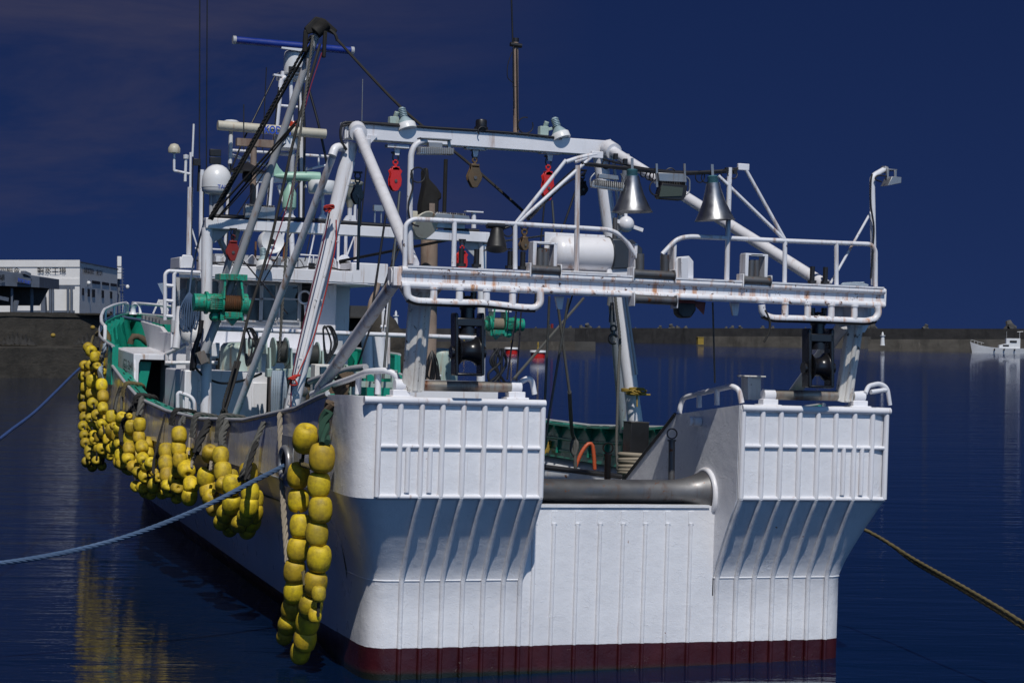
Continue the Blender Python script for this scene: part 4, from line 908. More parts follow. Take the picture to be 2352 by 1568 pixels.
# anemometer vane
Yv=Ym+.2
b=MB(); b.lathe([(.0,0),(.04,.02),(.10,.3),(.12,.9),(.11,1.1),(.0,1.12)],P(630,404,Yv),(1,-.1,.03),14); b.prism([P(628,405,Yv),P(632,368,Yv),P(641,385,Yv),P(655,400,Yv)],(0,.02,0)); b.cyl(P(665,412,Yv),P(665,432,Yv),.06,12); b.lathe([(.06,0),(.16,-.2),(.17,-.55),(.12,-.6),(0,-.6)],P(666,424,Yv),(0,0,1),18); va=part('wind_vane',b,'palegrn',bevel=.004)
b=MB()
for an in (0,2.1,4.2): q=P(700,408,Yv); b.prism([q,q+V((.02,math.cos(an)*.28+.03,math.sin(an)*.28)),q+V((-.02,math.cos(an+.35)*.25,math.sin(an+.35)*.25))],(.015,0,0))
part('vane_propeller',b,'galv',va); b=MB(); b.cyl(P(664,500,Yv),P(666,460,Yv),.075,12); b.prism([P(650,502,Yv),P(680,502,Yv),P(670,490,Yv),P(658,490,Yv)],(0,.1,0)); part('vane_post',b,'white',va)
# port antenna poles (on the wheelhouse wing)
Y=22.9
tubes('antenna_pole',[[(434,585,Y),(437,430,Y),.075],[(437,440,Y),(438,350,Y),0.032],[(437,400,Y),(405,393,Y),(400,393,Y),(400,352,Y),.035],[(461,620,Y),(464,390,Y),.065],[(436,512,Y),(460,590,Y),0.024],[(484,640,Y),(486,400,Y),0.040]],'white2')
b=MB(); q=P(400,351,Y); b.lathe([(.16,0),(.165,.03),(.16,.12),(.10,.22),(0,.25)],q,(0,0,1),18); part('gps_antenna',b,'cream'); b=MB(); q=P(427,365,Y); b.lathe([(.07,0),(.08,.1),(0,.12)],q,(0,0,1),14); b.cyl(q+V((0,0,-.6)),q,.04,8); part('gps_antenna',b,'ivory')
tubes('whip_antenna',[[(455,440,Y),(458,380,Y),.035],[(458,380,Y),(459,-30,Y),.018],[(474,440,Y),(474,405,Y),0.032],[(474,405,Y),(476,-30,Y),0.016]],'rubber')
tubes('whip_antenna',[[(442,360,Y),(445,285,Y),.028]],'ivory'); tubes('whip_antenna',[[(603,345,24),(612,155,24),.014]],'rubber'); tubes('whip_antenna',[[(831,285,24),(833,182,24),.014]],'galv')
b=MB()
for px,py in ((453,372),(490,350),(490,368)): q=P(px,py,Y-.1); b.box(q+V((-.1,-.06,-.1)),q+V((.2 if px>480 else .08,.06,.08)))
part('antenna_tuner',b,'rubber',bevel=.01)
b=MB(); q=P(584,350,23.2); b.box(q+V((-.5,-.1,.15)),q+V((.5,.1,.35))); b.cyl(P(580,500,23.2),P(583,320,23.2),.085,12); part('brown_pole',b,'rustpipe')
b=MB(); b.lathe([(.0,.2),(.06,.15),(.5,-.06),(.5,-.09)],P(568,388,22.5),(0,0,1),24); b.ball(P(568,405,22.5),.14,1.3,12,8); part('shaded_lamp',b,'rubber')
b=MB(); b.box(P(585,412,25.2),P(615,400,25.6)); b.bar(P(590,415,25.2),P(580,500,25.2),.1,.1); b.bar(P(640,425,25.2),P(662,500,25.2),.1,.1)
for i in range(5): b.bar(P(583+i*7,398,25.2),P(587+i*7,416,25.2),.03,.03)
b.bar(P(585,414,25.2),P(690,414,25.2),.14,.14); part('crosstrees',b,'white2')
# starboard antenna group
Y=Ym+.1
b=MB(); q=P(739,440,Y); b.lathe([(.30,0),(.33,.04),(.34,.25),(.30,.31),(0,.33)],q+V((0,0,-.05)),(0,0,1),28); part('radome',b,'ivory'); tubes('radome_post',[[(741,520,Y),(741,440,Y),0.040]],'white2')
b=MB(); q=P(804,458,Y); b.lathe([(.06,-.2),(.14,.05),(.24,.15),(.25,.3),(.31,.36),(.31,.42),(.2,.46),(0,.47)],q,(0,0,1),24); part('satnav_antenna',b,'cream')
tubes('antenna_post',[[(803,505,Y),(804,450,Y),.055],[(815,505,Y),(816,452,Y),.035]],'white2'); b=MB(); b.prism([P(785,512,Y),P(822,514,Y),P(812,495,Y),P(796,495,Y)],(0,.08,0)); b.prism([P(722,510,Y),P(758,511,Y),P(744,492,Y),P(738,492,Y)],(0,.08,0)); part('post_gusset',b,'white',mg)
Y=24.6
tubes('mast_prop',[[(776,600,Y),(778,540,Y),0.040],[(793,625,Y),(795,500,Y),0.048],[(816,600,Y),(818,520,Y),.055],[(822,610,Y),(824,480,Y),0.040],[(792,600,Y),(815,540,Y),0.024],[(740,620,Y),(748,520,Y),.035],[(705,620,Y),(722,540,Y),0.024]],'white2')
b=MB(); q=P(790,608,Y); b.box(q+V((-.18,-.05,-.4)),q+V((.18,.05,.1))); b.cyl(q+V((0,-.05,.1)),q+V((0,.05,.1)),.18,16); part('nameplate',b,'white',bevel=.01)
for r_ in ((428,642,447,700),(452,645,500,690),(455,696,500,742)): panel(*r_,Yw,'glass','window',wh,.03,.02)
b=MB()
for a,c in (((655,330,15),(495,510,Ym)),((668,300,20),(512,545,Ym)),((560,240,24),(560,345,24)),((700,400,20),(640,500,20)),((745,395,24),(700,600,24)),((850,300,9),(828,520,9)),((905,560,10),(880,760,9)),((1180,560,9),(1165,760,9)),((1326,640,5),(1290,760,6)),((600,430,20),(520,640,19)),((690,500,18),(600,655,16)),((930,540,12),(870,690,12))): b.tube(Pl([a,c]),.016,5)
part('rigging_wire',b,'cable')
rr_=random.Random(21)
for px,py,w,h in ((500,602,10,14),(530,606,8,16),(560,608,10,10),(640,612,9,20),(668,614,8,16),(716,618,12,14),(742,620,10,18),(840,628,12,16),(868,632,8,12)):
    b=MB(); q=P(px,py,23.1); s_x=w/pxm(q)/2; b.box(q+V((-s_x,-.06,0)),q+V((s_x,.1,h/pxm(q)))); b.rope([q+V((s_x,-.08,.1)),q+V((s_x+.15,-.1,.18+rr_.uniform(0,.1))),q+V((s_x+.3,-.1,.02))],.015,5,0); part('roof_fitting',b,rr_.choice(('rubber','galv','rubber','white2')),rf)
b=MB(); b.rope([P(x,597+(x-420)*.062+rr_.uniform(-3,2),22.95) for x in range(450,880,26)],.022,6,0); b.rope([P(x,603+(x-420)*.062+rr_.uniform(-3,3),22.93) for x in range(470,780,22)],.016,6,0); part('roof_cable',b,'cable',rf)
tubes('roof_rail',[[(448,570,23.2),(560,576,23.2),.022],[(690,585,23.2),(770,590,23.2),(772,622,23.2),.022],[(470,600,23.2),(470,571,23.2),.02],[(515,604,23.2),(515,574,23.2),.02],[(720,616,23.2),(720,587,23.2),.02]],'white',rf)
tubes('mast_cable',[[(640,200,24.9),(619,420,24.9),(604,600,24.9),.02],[(686,200,24.9),(687,500,24.9),(684,600,24.9),.022],[(532,300,24.9),(528,440,24.9),(520,600,24.9),.018],[(440,600,22.8),(441,450,22.8),(444,360,22.8),.014],[(466,630,22.8),(468,400,22.8),.016]],'cable')
# starboard wire on house, boom on the port side
bf=P(470,808,15.75); bt=P(733,62,13.6)
b=MB(); b.cyl(bf,P(530,655,15.4),.10,14); b.cyl(P(530,655,15.4),bt,.092,18,r2=.082); bm_=part('derrick_boom',b,'grey')
b=MB(); q=bt; b.cyl(q+V((-.1,0,-.15)),q+V((.15,0,.1)),.16,14); b.prism([q+V((-.34,0,-.05)),q+V((-.1,0,.22)),q+V((.12,0,.18)),q+V((.42,0,-.05)),q+V((.36,0,-.15)),q+V((.1,0,-.06)),q+V((-.28,0,-.2))],(0,.12,0)); b.bar(q+V((-.3,0,-.1)),q+V((-.32,0,-.6)),.1,.1); b.bar(q+V((.12,-.1,-.1)),q+V((.1,-.1,-.7)),.08,.1); part('boom_head',b,'soot',bm_,bevel=.02)
b=MB(); q=bf; b.cyl(P(467,812,15.9),P(467,835,15.9),.16,14); b.bar(bf+V((-.12,0,0)),bf+V((0,0,-.25)),.2,.2); part('boom_heel',b,'rustgal',bm_)
# hydraulic winches, green
def winch(px,py,Y,s,flip,label):
    q=P(px,py,Y); f=-1 if flip else 1; b=MB()
    k=s
    b.cyl(q+V((-.78*k*f,0,0)),q+V((-.52*k*f,0,0)),.20*k,22); b.cyl(q+V((-.52*k*f,0,0)),q+V((-.46*k*f,0,0)),.26*k,22); b.cyl(q+V((-.46*k*f,0,0)),q+V((-.12*k*f,0,0)),.215*k,22)
    for i in range(7): b.box(q+V((-.44*k*f,-.23*k,-.14*k+i*.045*k)),q+V((-.16*k*f,-.2*k,-.12*k+i*.045*k)))
    for x in (-.14,.30): 
        b.prism([q+V((x*k*f,.28*k*math.cos(t),.28*k*math.sin(t))) for t in [i*math.pi/6 for i in range(12)]],(.05*k,0,0))
        b.prism([q+V((x*k*f,-.28*k,.1*k)),q+V((x*k*f,.28*k,.1*k)),q+V((x*k*f*.8,.2*k,.62*k)),q+V((x*k*f*.8,-.2*k,.62*k))],(.05*k,0,0))
        b.bar(q+V((x*k*f,.0,-.2*k)),q+V((x*k*f,0,-.38*k)),.1*k,.3*k)
    b.box(q+V((-.26*k,-.25*k,.52*k)),q+V((.38*k,.25*k,.66*k))) if not flip else b.box(q+V((-.38*k,-.25*k,.52*k)),q+V((.26*k,.25*k,.66*k)))
    b.cyl(q+V((.32*k*f,0,0)),q+V((.44*k*f,0,0)),.24*k,20); b.cyl(q+V((.44*k*f,0,-.05*k)),q+V((.52*k*f,0,-.05*k)),.16*k,16)
    b.prism([q+V((-.1*k*f,0,-.28*k)),q+V((.3*k*f,0,-.28*k)),q+V((.12*k*f,0,-.5*k))],(0,.15*k,0))
    b.bar(q+V((-.1*k*f,-.2*k,-.25*k)),q+V((.3*k*f,-.2*k,-.25*k)),.05*k,.12*k); b.ball(q+V((-.3*k*f,0,-.3*k)),.12*k)
    w=part('hydraulic_winch',b,'green2',label=label,bevel=.008)
    b=MB(); prof=[]
    for i in range(9): prof+=[(.17*k,(-.1+i*.043)*k),(.20*k,(-.08+i*.043)*k),(.17*k,(-.06+i*.043)*k)]
    b.lathe(prof,q,(f,0,0),20); part('wire_drum',b,'rust' if not flip else 'rope_tan',w); return w
winch(523,697,15.3,1.02,False,'green boom winch with brown wire on the port derrick'); winch(1148,744,Ym-.4,.78,True,'green winch with tan rope on the starboard post')
b=MB(); q=P(1148,716,Ym-.4); b.box(q+V((-.25,-.15,0)),q+V((.25,.15,.14))); part('winch_bracket',b,'white')
tubes('starboard_pipe',[[(1108,660,Ym),(1130,720,Ym-.3),.05],[(870,650,22.7),(865,668,22.7),(852,690,22.7),(846,740,22.7),.07]],'rustpipe')
# ================================================================ LOOSE GEAR
def loose(name,mb,m,label,cat,group=None,**k):
    o=obj(name,mb,M[m] if isinstance(m,str) else m,None,**k); return tag(o,label,cat,group)
def K2(cx,cy): return (143.6+cx/3.546,775.2+cy/3.546)
def K3(cx,cy): return (574.2+cx/2.527,947.5+cy/2.527)
def side_pt(px,py,off):
    y=10
    for _ in range(14):
        x=-(lerp(XT,max(0,min(y,46)))+off); q=P(px,py,X=x); y=y*.5+q.y*.5
    return q
FM=[]
me0=None
def float_mesh():
    b=MB(); pr=[(.0,-.40),(.07,-.40),(.10,-.46),(.24,-.485),(.36,-.44),(.44,-.34),(.485,-.18),(.5,0),(.485,.18),(.44,.34),(.36,.44),(.24,.485),(.10,.46),(.07,.40),(0,.40)]
    b.lathe([(r,h*1.02) for r,h in pr],(0,0,0),(0,0,1),24); return mesh_of('float',b,M['float'],ang=60)
FLO=float_mesh()
def fender(cols,K,kp,off,label,bright,ropes=(),Ypl=None,sc_=1.04,back=True):
    pts=[]; allc=[]
    for col in cols:
        c=[]
        for i,(cx,cy,w) in enumerate(col):
            px,py=K(cx,cy); q=side_pt(px,py,off) if Ypl is None else P(px,py,Ypl); c.append((q,w/kp/pxm(q)*sc_))
        allc.append(c)
    base=V(allc[0][0][0]); t=thing('float_fender',base,label,'fender','strings of yellow floats hung along the port side')
    if back:
        for c in list(allc):
            if len(c)>3: allc.append([(q+V((.24,.32,-.16)),d*.97) for q,d in c[1:]])
    for c in allc:
        n=len(c)
        for i,(q,dia) in enumerate(c):
            a=c[max(i-1,0)][0]; z=c[min(i+1,n-1)][0]; ax=(z-a).normalized() if n>1 else V((0,0,1))
            q2=q+V((rnd.uniform(-.03,.03),rnd.uniform(-.12,.12),0))
            o=bpy.data.objects.new('float',FLO); COL.objects.link(o); o.parent=t
            rot=ax.to_track_quat('Z','Y').to_matrix().to_4x4()@Matrix.Rotation(rnd.uniform(0,6),4,'Z')
            o.matrix_local=Matrix.Translation(q2-base)@rot@Matrix.Diagonal((dia*1.07,dia*1.07,dia*1.17,1))
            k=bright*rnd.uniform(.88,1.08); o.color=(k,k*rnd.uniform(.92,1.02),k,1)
        b=MB(); b.rope([q for q,_ in c],.03,6,3); obj('rope',b,M['rope_dark'],t)
    for r,m,rad_ in ropes:
        b=MB(); b.braid([side_pt(*K(cx,cy),o_) if Ypl is None else P(*K(cx,cy),Ypl+o_*0) for cx,cy,o_ in r],rad_*.72,3); obj('lanyard',b,M[m],t)
    return t
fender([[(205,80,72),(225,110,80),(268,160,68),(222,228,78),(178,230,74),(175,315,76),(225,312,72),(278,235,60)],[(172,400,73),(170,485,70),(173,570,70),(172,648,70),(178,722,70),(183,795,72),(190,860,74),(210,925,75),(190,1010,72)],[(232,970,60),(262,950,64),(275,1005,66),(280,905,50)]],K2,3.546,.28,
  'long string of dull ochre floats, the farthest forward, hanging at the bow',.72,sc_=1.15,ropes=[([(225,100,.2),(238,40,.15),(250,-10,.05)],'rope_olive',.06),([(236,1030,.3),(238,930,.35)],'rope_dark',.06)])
fender([[(240,355,86),(236,458,84),(250,535,86),(286,632,84),(316,711,87),(330,775,70),(305,812,70),(325,905,85)],[(317,390,86),(319,480,84),(325,575,78)],[(222,580,62),(232,655,66),(238,722,68),(262,790,66),(270,835,70)],[(325,700,66),(372,880,60)]],K2,3.546,.3,
  'string of bright yellow floats second from the bow, tied with a pale frayed rope',1.0,sc_=1.08,ropes=[([(318,340,.25),(310,280,.2),(318,180,.12),(340,100,.08),(350,50,.05)],'rope_pale',.10),([(310,330,.28),(300,250,.2),(320,150,.15)],'rope_grey',.08)])
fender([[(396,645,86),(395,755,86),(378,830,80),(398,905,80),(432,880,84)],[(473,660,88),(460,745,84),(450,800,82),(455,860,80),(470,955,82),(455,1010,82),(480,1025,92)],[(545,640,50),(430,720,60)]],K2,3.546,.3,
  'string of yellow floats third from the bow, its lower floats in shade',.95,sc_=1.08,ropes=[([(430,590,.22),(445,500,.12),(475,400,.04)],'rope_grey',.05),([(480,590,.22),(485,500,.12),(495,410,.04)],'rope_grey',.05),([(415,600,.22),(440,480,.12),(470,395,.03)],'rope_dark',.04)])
fender([[(630,710,96),(625,810,94),(637,892,99),(650,988,96),(690,1060,80),(620,1095,90)],[(543,728,93),(535,825,93),(540,905,93),(548,985,96),(572,1055,92),(605,1210,82),(650,1220,96)],[(730,1030,98),(680,1130,96),(765,1140,74),(750,1205,98)]],K2,3.546,.32,
  'string of yellow floats fourth from the bow, looped low around a black lashing',1.0,[([(735,1100,.5),(740,1000,.4),(770,900,.25),(835,620,.03)],'rope_dark',.03),([(745,1110,.5),(762,900,.25),(838,620,.03)],'rope_dark',.025),([(490,860,.4),(480,760,.3),(520,640,.2),(600,540,.1),(640,500,.03)],'rope_dark',.10),([(620,640,.2),(640,560,.12),(650,500,.03)],'rope_grey',.12)])
fender([[(943,793,116),(950,905,114),(950,1000,110),(940,1078,100),(915,1160,98),(870,1215,96),(860,1255,88),(920,1225,100)],[(835,925,112),(838,1025,115),(845,1118,110),(850,1190,94)],[(1010,1075,132),(1050,1200,116),(1035,1290,118)]],K2,3.546,.34,
  'string of yellow floats fifth from the bow with one bright float on top',1.0,[([(960,730,.25),(960,690,.15),(990,640,.04)],'rope_grey',.06),([(985,700,.15),(1000,650,.05)],'rope_grey',.05),([(1090,940,.45),(1120,830,.35),(1170,740,.2),(1190,680,.04)],'rope_dark',.11),([(1055,1060,.5),(1060,1000,.45),(1100,930,.4)],'rope_tan',.05)])
fender([[(1297,965,125),(1300,1090,134),(1300,1195,115),(1225,1310,125),(1240,1385,115)],[(1210,945,118),(1172,1135,136),(1183,1245,136)],[(1376,1195,138),(1365,1350,140),(1335,1430,135),(1300,1500,122)],[(1505,1100,142),(1508,1260,138),(1505,1370,142),(1485,1450,132),(1440,1515,128)]],K2,3.546,.36,
  'string of yellow floats second from the stern, behind the blue mooring rope',1.0,[([(1310,890,.3),(1300,800,.2),(1330,720,.1),(1345,680,.03)],'rope_grey',.10),([(1440,1160,.55),(1480,1080,.5),(1550,900,.3),(1640,690,.04)],'rope_grey',.075),([(1500,1160,.55),(1530,1000,.45),(1580,850,.3)],'rope_dark',.075),([(1210,1010,.4),(1205,1080,.45)],'rope_tan',.045)])
fender([[(326,150,142),(290,365,126),(283,512,118),(280,655,120),(277,792,120),(262,917,122),(252,1035,117),(237,1140,114),(215,1225,108),(190,1290,90)],[(418,262,145),(410,420,128),(403,562,133),(400,705,127),(395,845,136),(372,985,132),(352,1115,132),(325,1210,132),(315,1310,127),(300,1395,112)],[(400,1050,80),(395,1180,75)]],K3,2.527,.42,
  'longest double string of yellow floats hanging nearest the stern corner',.95,back=False,sc_=1.0,ropes=[([(430,200,.4),(420,80,.3),(440,10,.25),(470,-60,.2)],'rope_brown',.12),([(435,180,.42),(430,60,.35),(455,-10,.28)],'rope_grn',.13),([(300,270,.45),(310,300,.45),(380,320,.45)],'rope_olive',.06),([(320,1000,.6),(310,920,.6)],'rope_olive',.05)],Ypl=None)
# big brown lashing over the port hand rail
b=MB(); 
for dx in (-6,0,7): b.braid([P(752+dx,1010,1.7),P(762+dx,950,1.75),P(768+dx,915,1.8),P(785+dx,880,1.9),P(800+dx,866,2.0),P(806+dx,880,2.1)],.09,3)
loose('rope_lashing',b,'rope_brown','thick frayed brown rope wound over the hand rail beside the port stern platform','rope','rope lashings over the port rail')
b=MB(); 
for dx in (-5,3): b.braid([P(748+dx,1050,1.6),P(744+dx,1010,1.6),P(752+dx,975,1.62),P(756+dx,955,1.65)],.075,3)
loose('rope_lashing',b,'rope_grn','green net cord wrapped at the top of the longest float string','rope','rope lashings over the port rail')
def bulw(Y): return V((-lerp(XT,Y),Y,lerp(ZT,Y)))
for Y,dr,m,r,l in ((7.5,.6,'rope_tan',.055,None),(9.6,.45,'rope_grey',.09,'dark twisted rope laid over the rail just left of the A frame foot'),(12.2,.4,'rope_grey',.08,'grey rope wound over the rail below the black tackle'),(14.6,.25,'rope_dark',.08,'dark rope coil over the rail in front of the casing rail'),(19.8,.3,'rope_dark',.10,'black heavy rope wound over the rail by the dark passage'),(22.2,.25,'rope_olive',.07,'thin brown rope wound over the rail at the green frame')):
    if l is None: continue
    b=MB(); 
    for k in range(3):
        c=bulw(Y+k*.13); b.braid([c+V((-.13,0,-dr)),c+V((-.10,.02,-.05)),c+V((-.02,.03,.09)),c+V((.25,.05+.1*k,.08)),c+V((.42,.1,.03)),c+V((.45,.3,-.2))],r*.5,3)
    loose('rope_lashing',b,m,l,'rope','rope lashings over the port rail')
# tan rope hanging outside
b=MB(); b.braid([P(650,950,X=-4.3)+V((.1,0,.05)),P(644,952,X=-4.52),P(643,980,X=-4.56),P(647,1080,X=-4.6),P(650,1150,X=-4.62),P(656,1230,X=-4.66),P(660,1290,X=-4.7)],.05,3)
loose('hanging_rope',b,'rope_tan','tan three-strand rope hanging straight down outside the hull beside the fairlead','rope')
b=MB(); b.rope([P(443,970,X=-4.45),P(436,1000,X=-4.5),P(434,1045,X=-4.6)],.03,9,3)
loose('hanging_rope',b,'rope_tan','thin pale rope hanging between the fourth and fifth float strings','rope')
# frayed ropes at the bow
b=MB()
for k in range(3): b.braid([side_pt(222+k*6,768,-.1),side_pt(232+k*5,764,-.2)+V((0,0,.05)),side_pt(246+k*2,775,-.25),side_pt(247+k,800,-.1)],.07,3)
loose('rope_lashing',b,'rope_olive','olive and white frayed rope knotted round the bow rail above the ochre floats','rope','rope lashings over the port rail')
# mooring lines
b=MB(); pts=[(655,1068,36.0),(620,1086,35.8),(580,1106,35.6),(500,1148,35.2),(400,1192,34.8),(300,1229,34.4),(200,1257,34),(100,1278,33.6),(0,1293,33.2),(-120,1306,32.8),(-700,1330,31),(-1500,1290,29)]
b.braid([SINV@CAM+ (SINV.to_3x3()@ray(x,y))*d for x,y,d in pts],.043,4,pitch=.45)
loose('mooring_rope',b,'rope_blue','braided blue mooring rope running from the port fairlead to the left edge','rope')
b=MB(); pts=[(183,846,66),(160,868,62),(130,898,58),(80,946,52),(30,984,47),(-30,1026,43),(-300,1180,34),(-900,1280,29)]
b.rope([SINV@CAM+(SINV.to_3x3()@ray(x,y))*d for x,y,d in pts],.045,8,3,step=.08)
loose('mooring_rope',b,'rope_blue2','thin blue mooring rope from the bow floats down to the far left edge','rope')
for k,l in ((0,'olive mooring rope, upper of the two lines leaving the starboard quarter'),(1,'olive mooring rope, lower of the two lines leaving the starboard quarter')):
    b=MB(); dy=(0,7)[k]; pts=[(1975,1210,38),(2040,1246,37),(2100,1284+dy,36),(2200,1340+dy*1.2,34),(2290,1392+dy*1.5,32.5),(2400,1460+dy*1.5,31),(2900,1760,26),(3500,1900,22)]
    b.rope([V((4.45,2.2,2.75))]+[SINV@CAM+(SINV.to_3x3()@ray(x,y))*d for x,y,d in pts],.036,8,3,step=.06)
    loose('mooring_rope',b,'rope_olive',l,'rope','pair of mooring lines at the starboard quarter')
# blocks
def block(px,yt,yb,Y,m,label,cat='pulley block',wd=.22,shackle=True,group=None,dark=False):
    a=P(px,yt,Y); z=P(px,yb,Y); L=(a-z).length; t=thing('pulley_block',a,label,cat,group)
    def pp(n,b,mm,**k): return obj(n,b,M[mm],t,**k)
    hs=.28*L if shackle else .12*L; b=MB()
    for s in (-1,1): b.tube([a+V((s*.035,0,0)),a+V((s*.06,0,-hs*.5)),a+V((s*.03,0,-hs*.8)),a+V((0,0,-hs*.85))],.017,8)
    b.cyl(a+V((-.09,0,-.01)),a+V((.09,0,-.01)),.022,8); pp('shackle',b,'black')
    b=MB(); c=a+V((0,0,-hs*.8)); b.torus(c+V((0,0,-.03)),(0,1,0),.045,.018,16,6); b.bar(c+V((0,0,-.05)),c+V((0,0,-.16)),.05,.05)
    pp('swivel',b,m); b=MB(); w=wd/2; top=c.z-.14; bot=z.z; H=top-bot
    prof=[(0,0),(.5,0),(.62,-.16),(.98,-.45),(.92,-.62),(.36,-.97),(0,-1)] if m!='red' else [(0,.06),(.55,.0),(.95,-.12),(.75,-.26),(.92,-.5),(.85,-.74),(.4,-.96),(0,-1)]
    for s in (-1,1):
        poly=[V((a.x+w*x*k_,Y+s*.055,top+H*y)) for k_ in (1,) for x,y in prof]+[V((a.x-w*x,Y+s*.055,top+H*y)) for x,y in prof[-2:0:-1]]
        b.prism(poly,(0,.03,0))
    b.bar((a.x,Y,top+.03),(a.x,Y,top-H*.1),w*1.1,.14); pp('cheeks',b,m,bevel=.008)
    b=MB(); cc=V((a.x,Y,top-H*.55)); b.cyl(cc+V((0,-.035,0)),cc+V((0,.035,0)),w*.8,20); b.cyl(cc+V((0,-.09,0)),cc+V((0,.09,0)),w*.22,12); pp('sheave',b,'steel'); return t
block(909,350,440,Yg,'red','red pulley block hanging left under the A frame beam','pulley block',.27)
block(1091,345,432,Yg,'brass','bronze pulley block hanging in the middle under the A frame beam','pulley block',.31)
block(1260,358,462,Yg,'red','red pulley block hanging right under the A frame beam','pulley block',.27)
block(1205,515,576,1.0,'brass','small bronze pulley block hanging below the gallows hand rail','pulley block',.17)
block(536,525,600,Ym-.3,'darkred','dull red pulley block under the port end of the midship beam','pulley block',.32)
block(1062,550,622,Ym-.3,'red','red pulley block under the starboard end of the midship beam','pulley block',.3)
block(822,395,470,Yg+.6,'black','black pulley block beside the top of the port A frame leg','pulley block',.26)
block(1338,390,450,Yg+.6,'black','black pulley block beside the top of the starboard A frame leg','pulley block',.24)
# big black hanging sheaves
def fairblock(px,yt,yb,Y,w,label):
    s=1/pxm(P(px,(yt+yb)/2,Y)); a=P(px,yt,Y); t=thing('hanging_roller',a,label,'roller block','black hanging roller blocks under the gallows')
    def q(x,y): return P(px+x,y,Y)
    h=yb-yt
    b=MB(); b.pipe([q(-14,yt-20),q(-13,yt+3),q(13,yt+3),q(14,yt-20)],.05,.12,10) ; obj('hanger',b,M['black'],t)
    b=MB(); b.ball(q(0,yt+4),.11,1,14,8); b.cyl(q(0,yt+2),q(0,yt+62),.11,16); b.cyl(q(0,yt+62),q(0,yt+75),.14,16); b.cyl(q(0,yt+8),q(0,yt+20),.13,16); obj('swivel',b,M['black'],t)
    W=w/2; b=MB(); y0=yt+38
    for sx in (-1,1):
        b.prism([q(sx*(W-8),y0-8),q(sx*(W-2),y0-12),q(sx*W,y0-5),q(sx*W,yb),q(sx*(W-9),yb),q(sx*(W-9),y0+5)],(0,.24,0))
    b.bar(q(-W+2,y0+12),q(W-2,y0+12),.24,.17,(0,1,0)) if False else b.box(q(-W+2,y0+20)-V((0,.12,0)),q(W-2,y0+2)+V((0,.12,0)))
    b.box(q(-W+4,yb)-V((0,.12,0)),q(W-4,yb-5)+V((0,.12,0)))
    # lower curved web
    b.prism([q(-W+6,yb-2),q(-W+6,yb-26),q(-W+14,yb-20),q(-8,yb-29),q(8,yb-29),q(W-14,yb-20),q(W-6,yb-26),q(W-6,yb-2),q(W-12,yb-14),q(8,yb-22),q(-8,yb-22),q(-W+12,yb-14)],(0,.2,0)) if False else None
    obj('side_frame',b,M['black'],t,bevel=.02)
    b=MB(); L=(w-20)*s; c=q(-W+10,yt+115); R0=.23
    b.lathe([(0,0),(R0,.0),(R0,.02*L)]+[(R0*(.66+.34*abs(1-2*u)**2.2),L*u) for u in [i/12 for i in range(1,12)]]+[(R0,.98*L),(R0,L),(0,L)],c,(q(10,yt+115)-q(-10,yt+115)).normalized(),32); obj('roller',b,M['black'],t,ang=60)
    b=MB()
    for sx in (-1,1): b.cyl(q(sx*W,yt+118),q(sx*(W+5),yt+118),.10,8)
    obj('axle_nut',b,M['black'],t)
    return t
fairblock(1074,691,862,Yb+.15,68,'black roller block with swivel hanging under the port end of the gallows')
fairblock(1879,727,890,Yb+.15,60,'black roller block with swivel hanging under the starboard end of the gallows')
# small red and black pulley under the beam
q=P(1570,692,Yb+.3); t=thing('trawl_pulley',q,'black pulley with red triangular cheek under the middle of the gallows','pulley')
b=MB(); z=lambda x,y:P(x,y,Yb+.3)
b.prism([z(1548,694),z(1592,694),z(1594,712),z(1582,730),z(1562,731),z(1552,722)],(0,.2,0)); obj('pulley_body',b,M['rubber'],t,bevel=.03)
b=MB(); b.prism([z(1585,690),z(1620,694),z(1616,722)],(0,.03,0)); b.prism([z(1545,688),z(1590,690),z(1590,697),z(1545,695)],(0,.2,0)); obj('cheek',b,M['darkred'],t)
b=MB()
for px,py in ((1284,680),(1687,695)): b.prism([P(px-10,py,Yb+.2),P(px+10,py,Yb+.2),P(px+6,py+30,Yb+.2),P(px-4,py+30,Yb+.2)],(0,.06,0))
part('hanger_lug',b,'white2',gal)
# ---- cable line with lamps
Yc=Yr
def wirething(pts,r,m,label,cat='wire',name='wire',sg=None,n=6,rope=False,group=None):
    b=MB(); p=[P(*q) if len(q)==3 else q for q in pts]
    if sg is not None: p=sag(p[0],p[1],sg)
    if rope: b.braid(p,r,3)
    else: b.tube(smooth(p) if len(p)>2 else p,r,n)
    return loose(name,b,m,label,cat,group)
wirething([(1385,366,Yc),(1698,386,Yc)],.016,'cable','upper lamp cable strung above the starboard gallows',sg=.12,name='lamp_cable',cat='cable')
LC=wirething([(1335,376,Yc),(1450,388,Yc),(1560,398,Yc),(1690,392,Yc)],.034,'cable','lower lamp cable bundle carrying the bell lamps and the floodlight',name='lamp_cable',cat='cable')
b=MB(); r_=random.Random(3)
for i,(x,y) in enumerate(((1392,372),(1420,372),(1478,392),(1500,400),(1540,392),(1608,400),(1622,402),(1665,394),(1682,392),(1505,395),(1492,398))):
    c=P(x,y+6,Yc); b.torus(c,(r_.uniform(-.3,.3),1,r_.uniform(-.3,.3)),r_.uniform(.05,.10),.010,16,5)
for x,y in ((1414,352),(1436,364),(1688,386),(1670,384)): q=P(x,y+8,Yc); b.box(q+V((-.03,-.03,-.04)),q+V((.03,.03,.05)))
obj('cable_coil',b,M['cable'],LC)
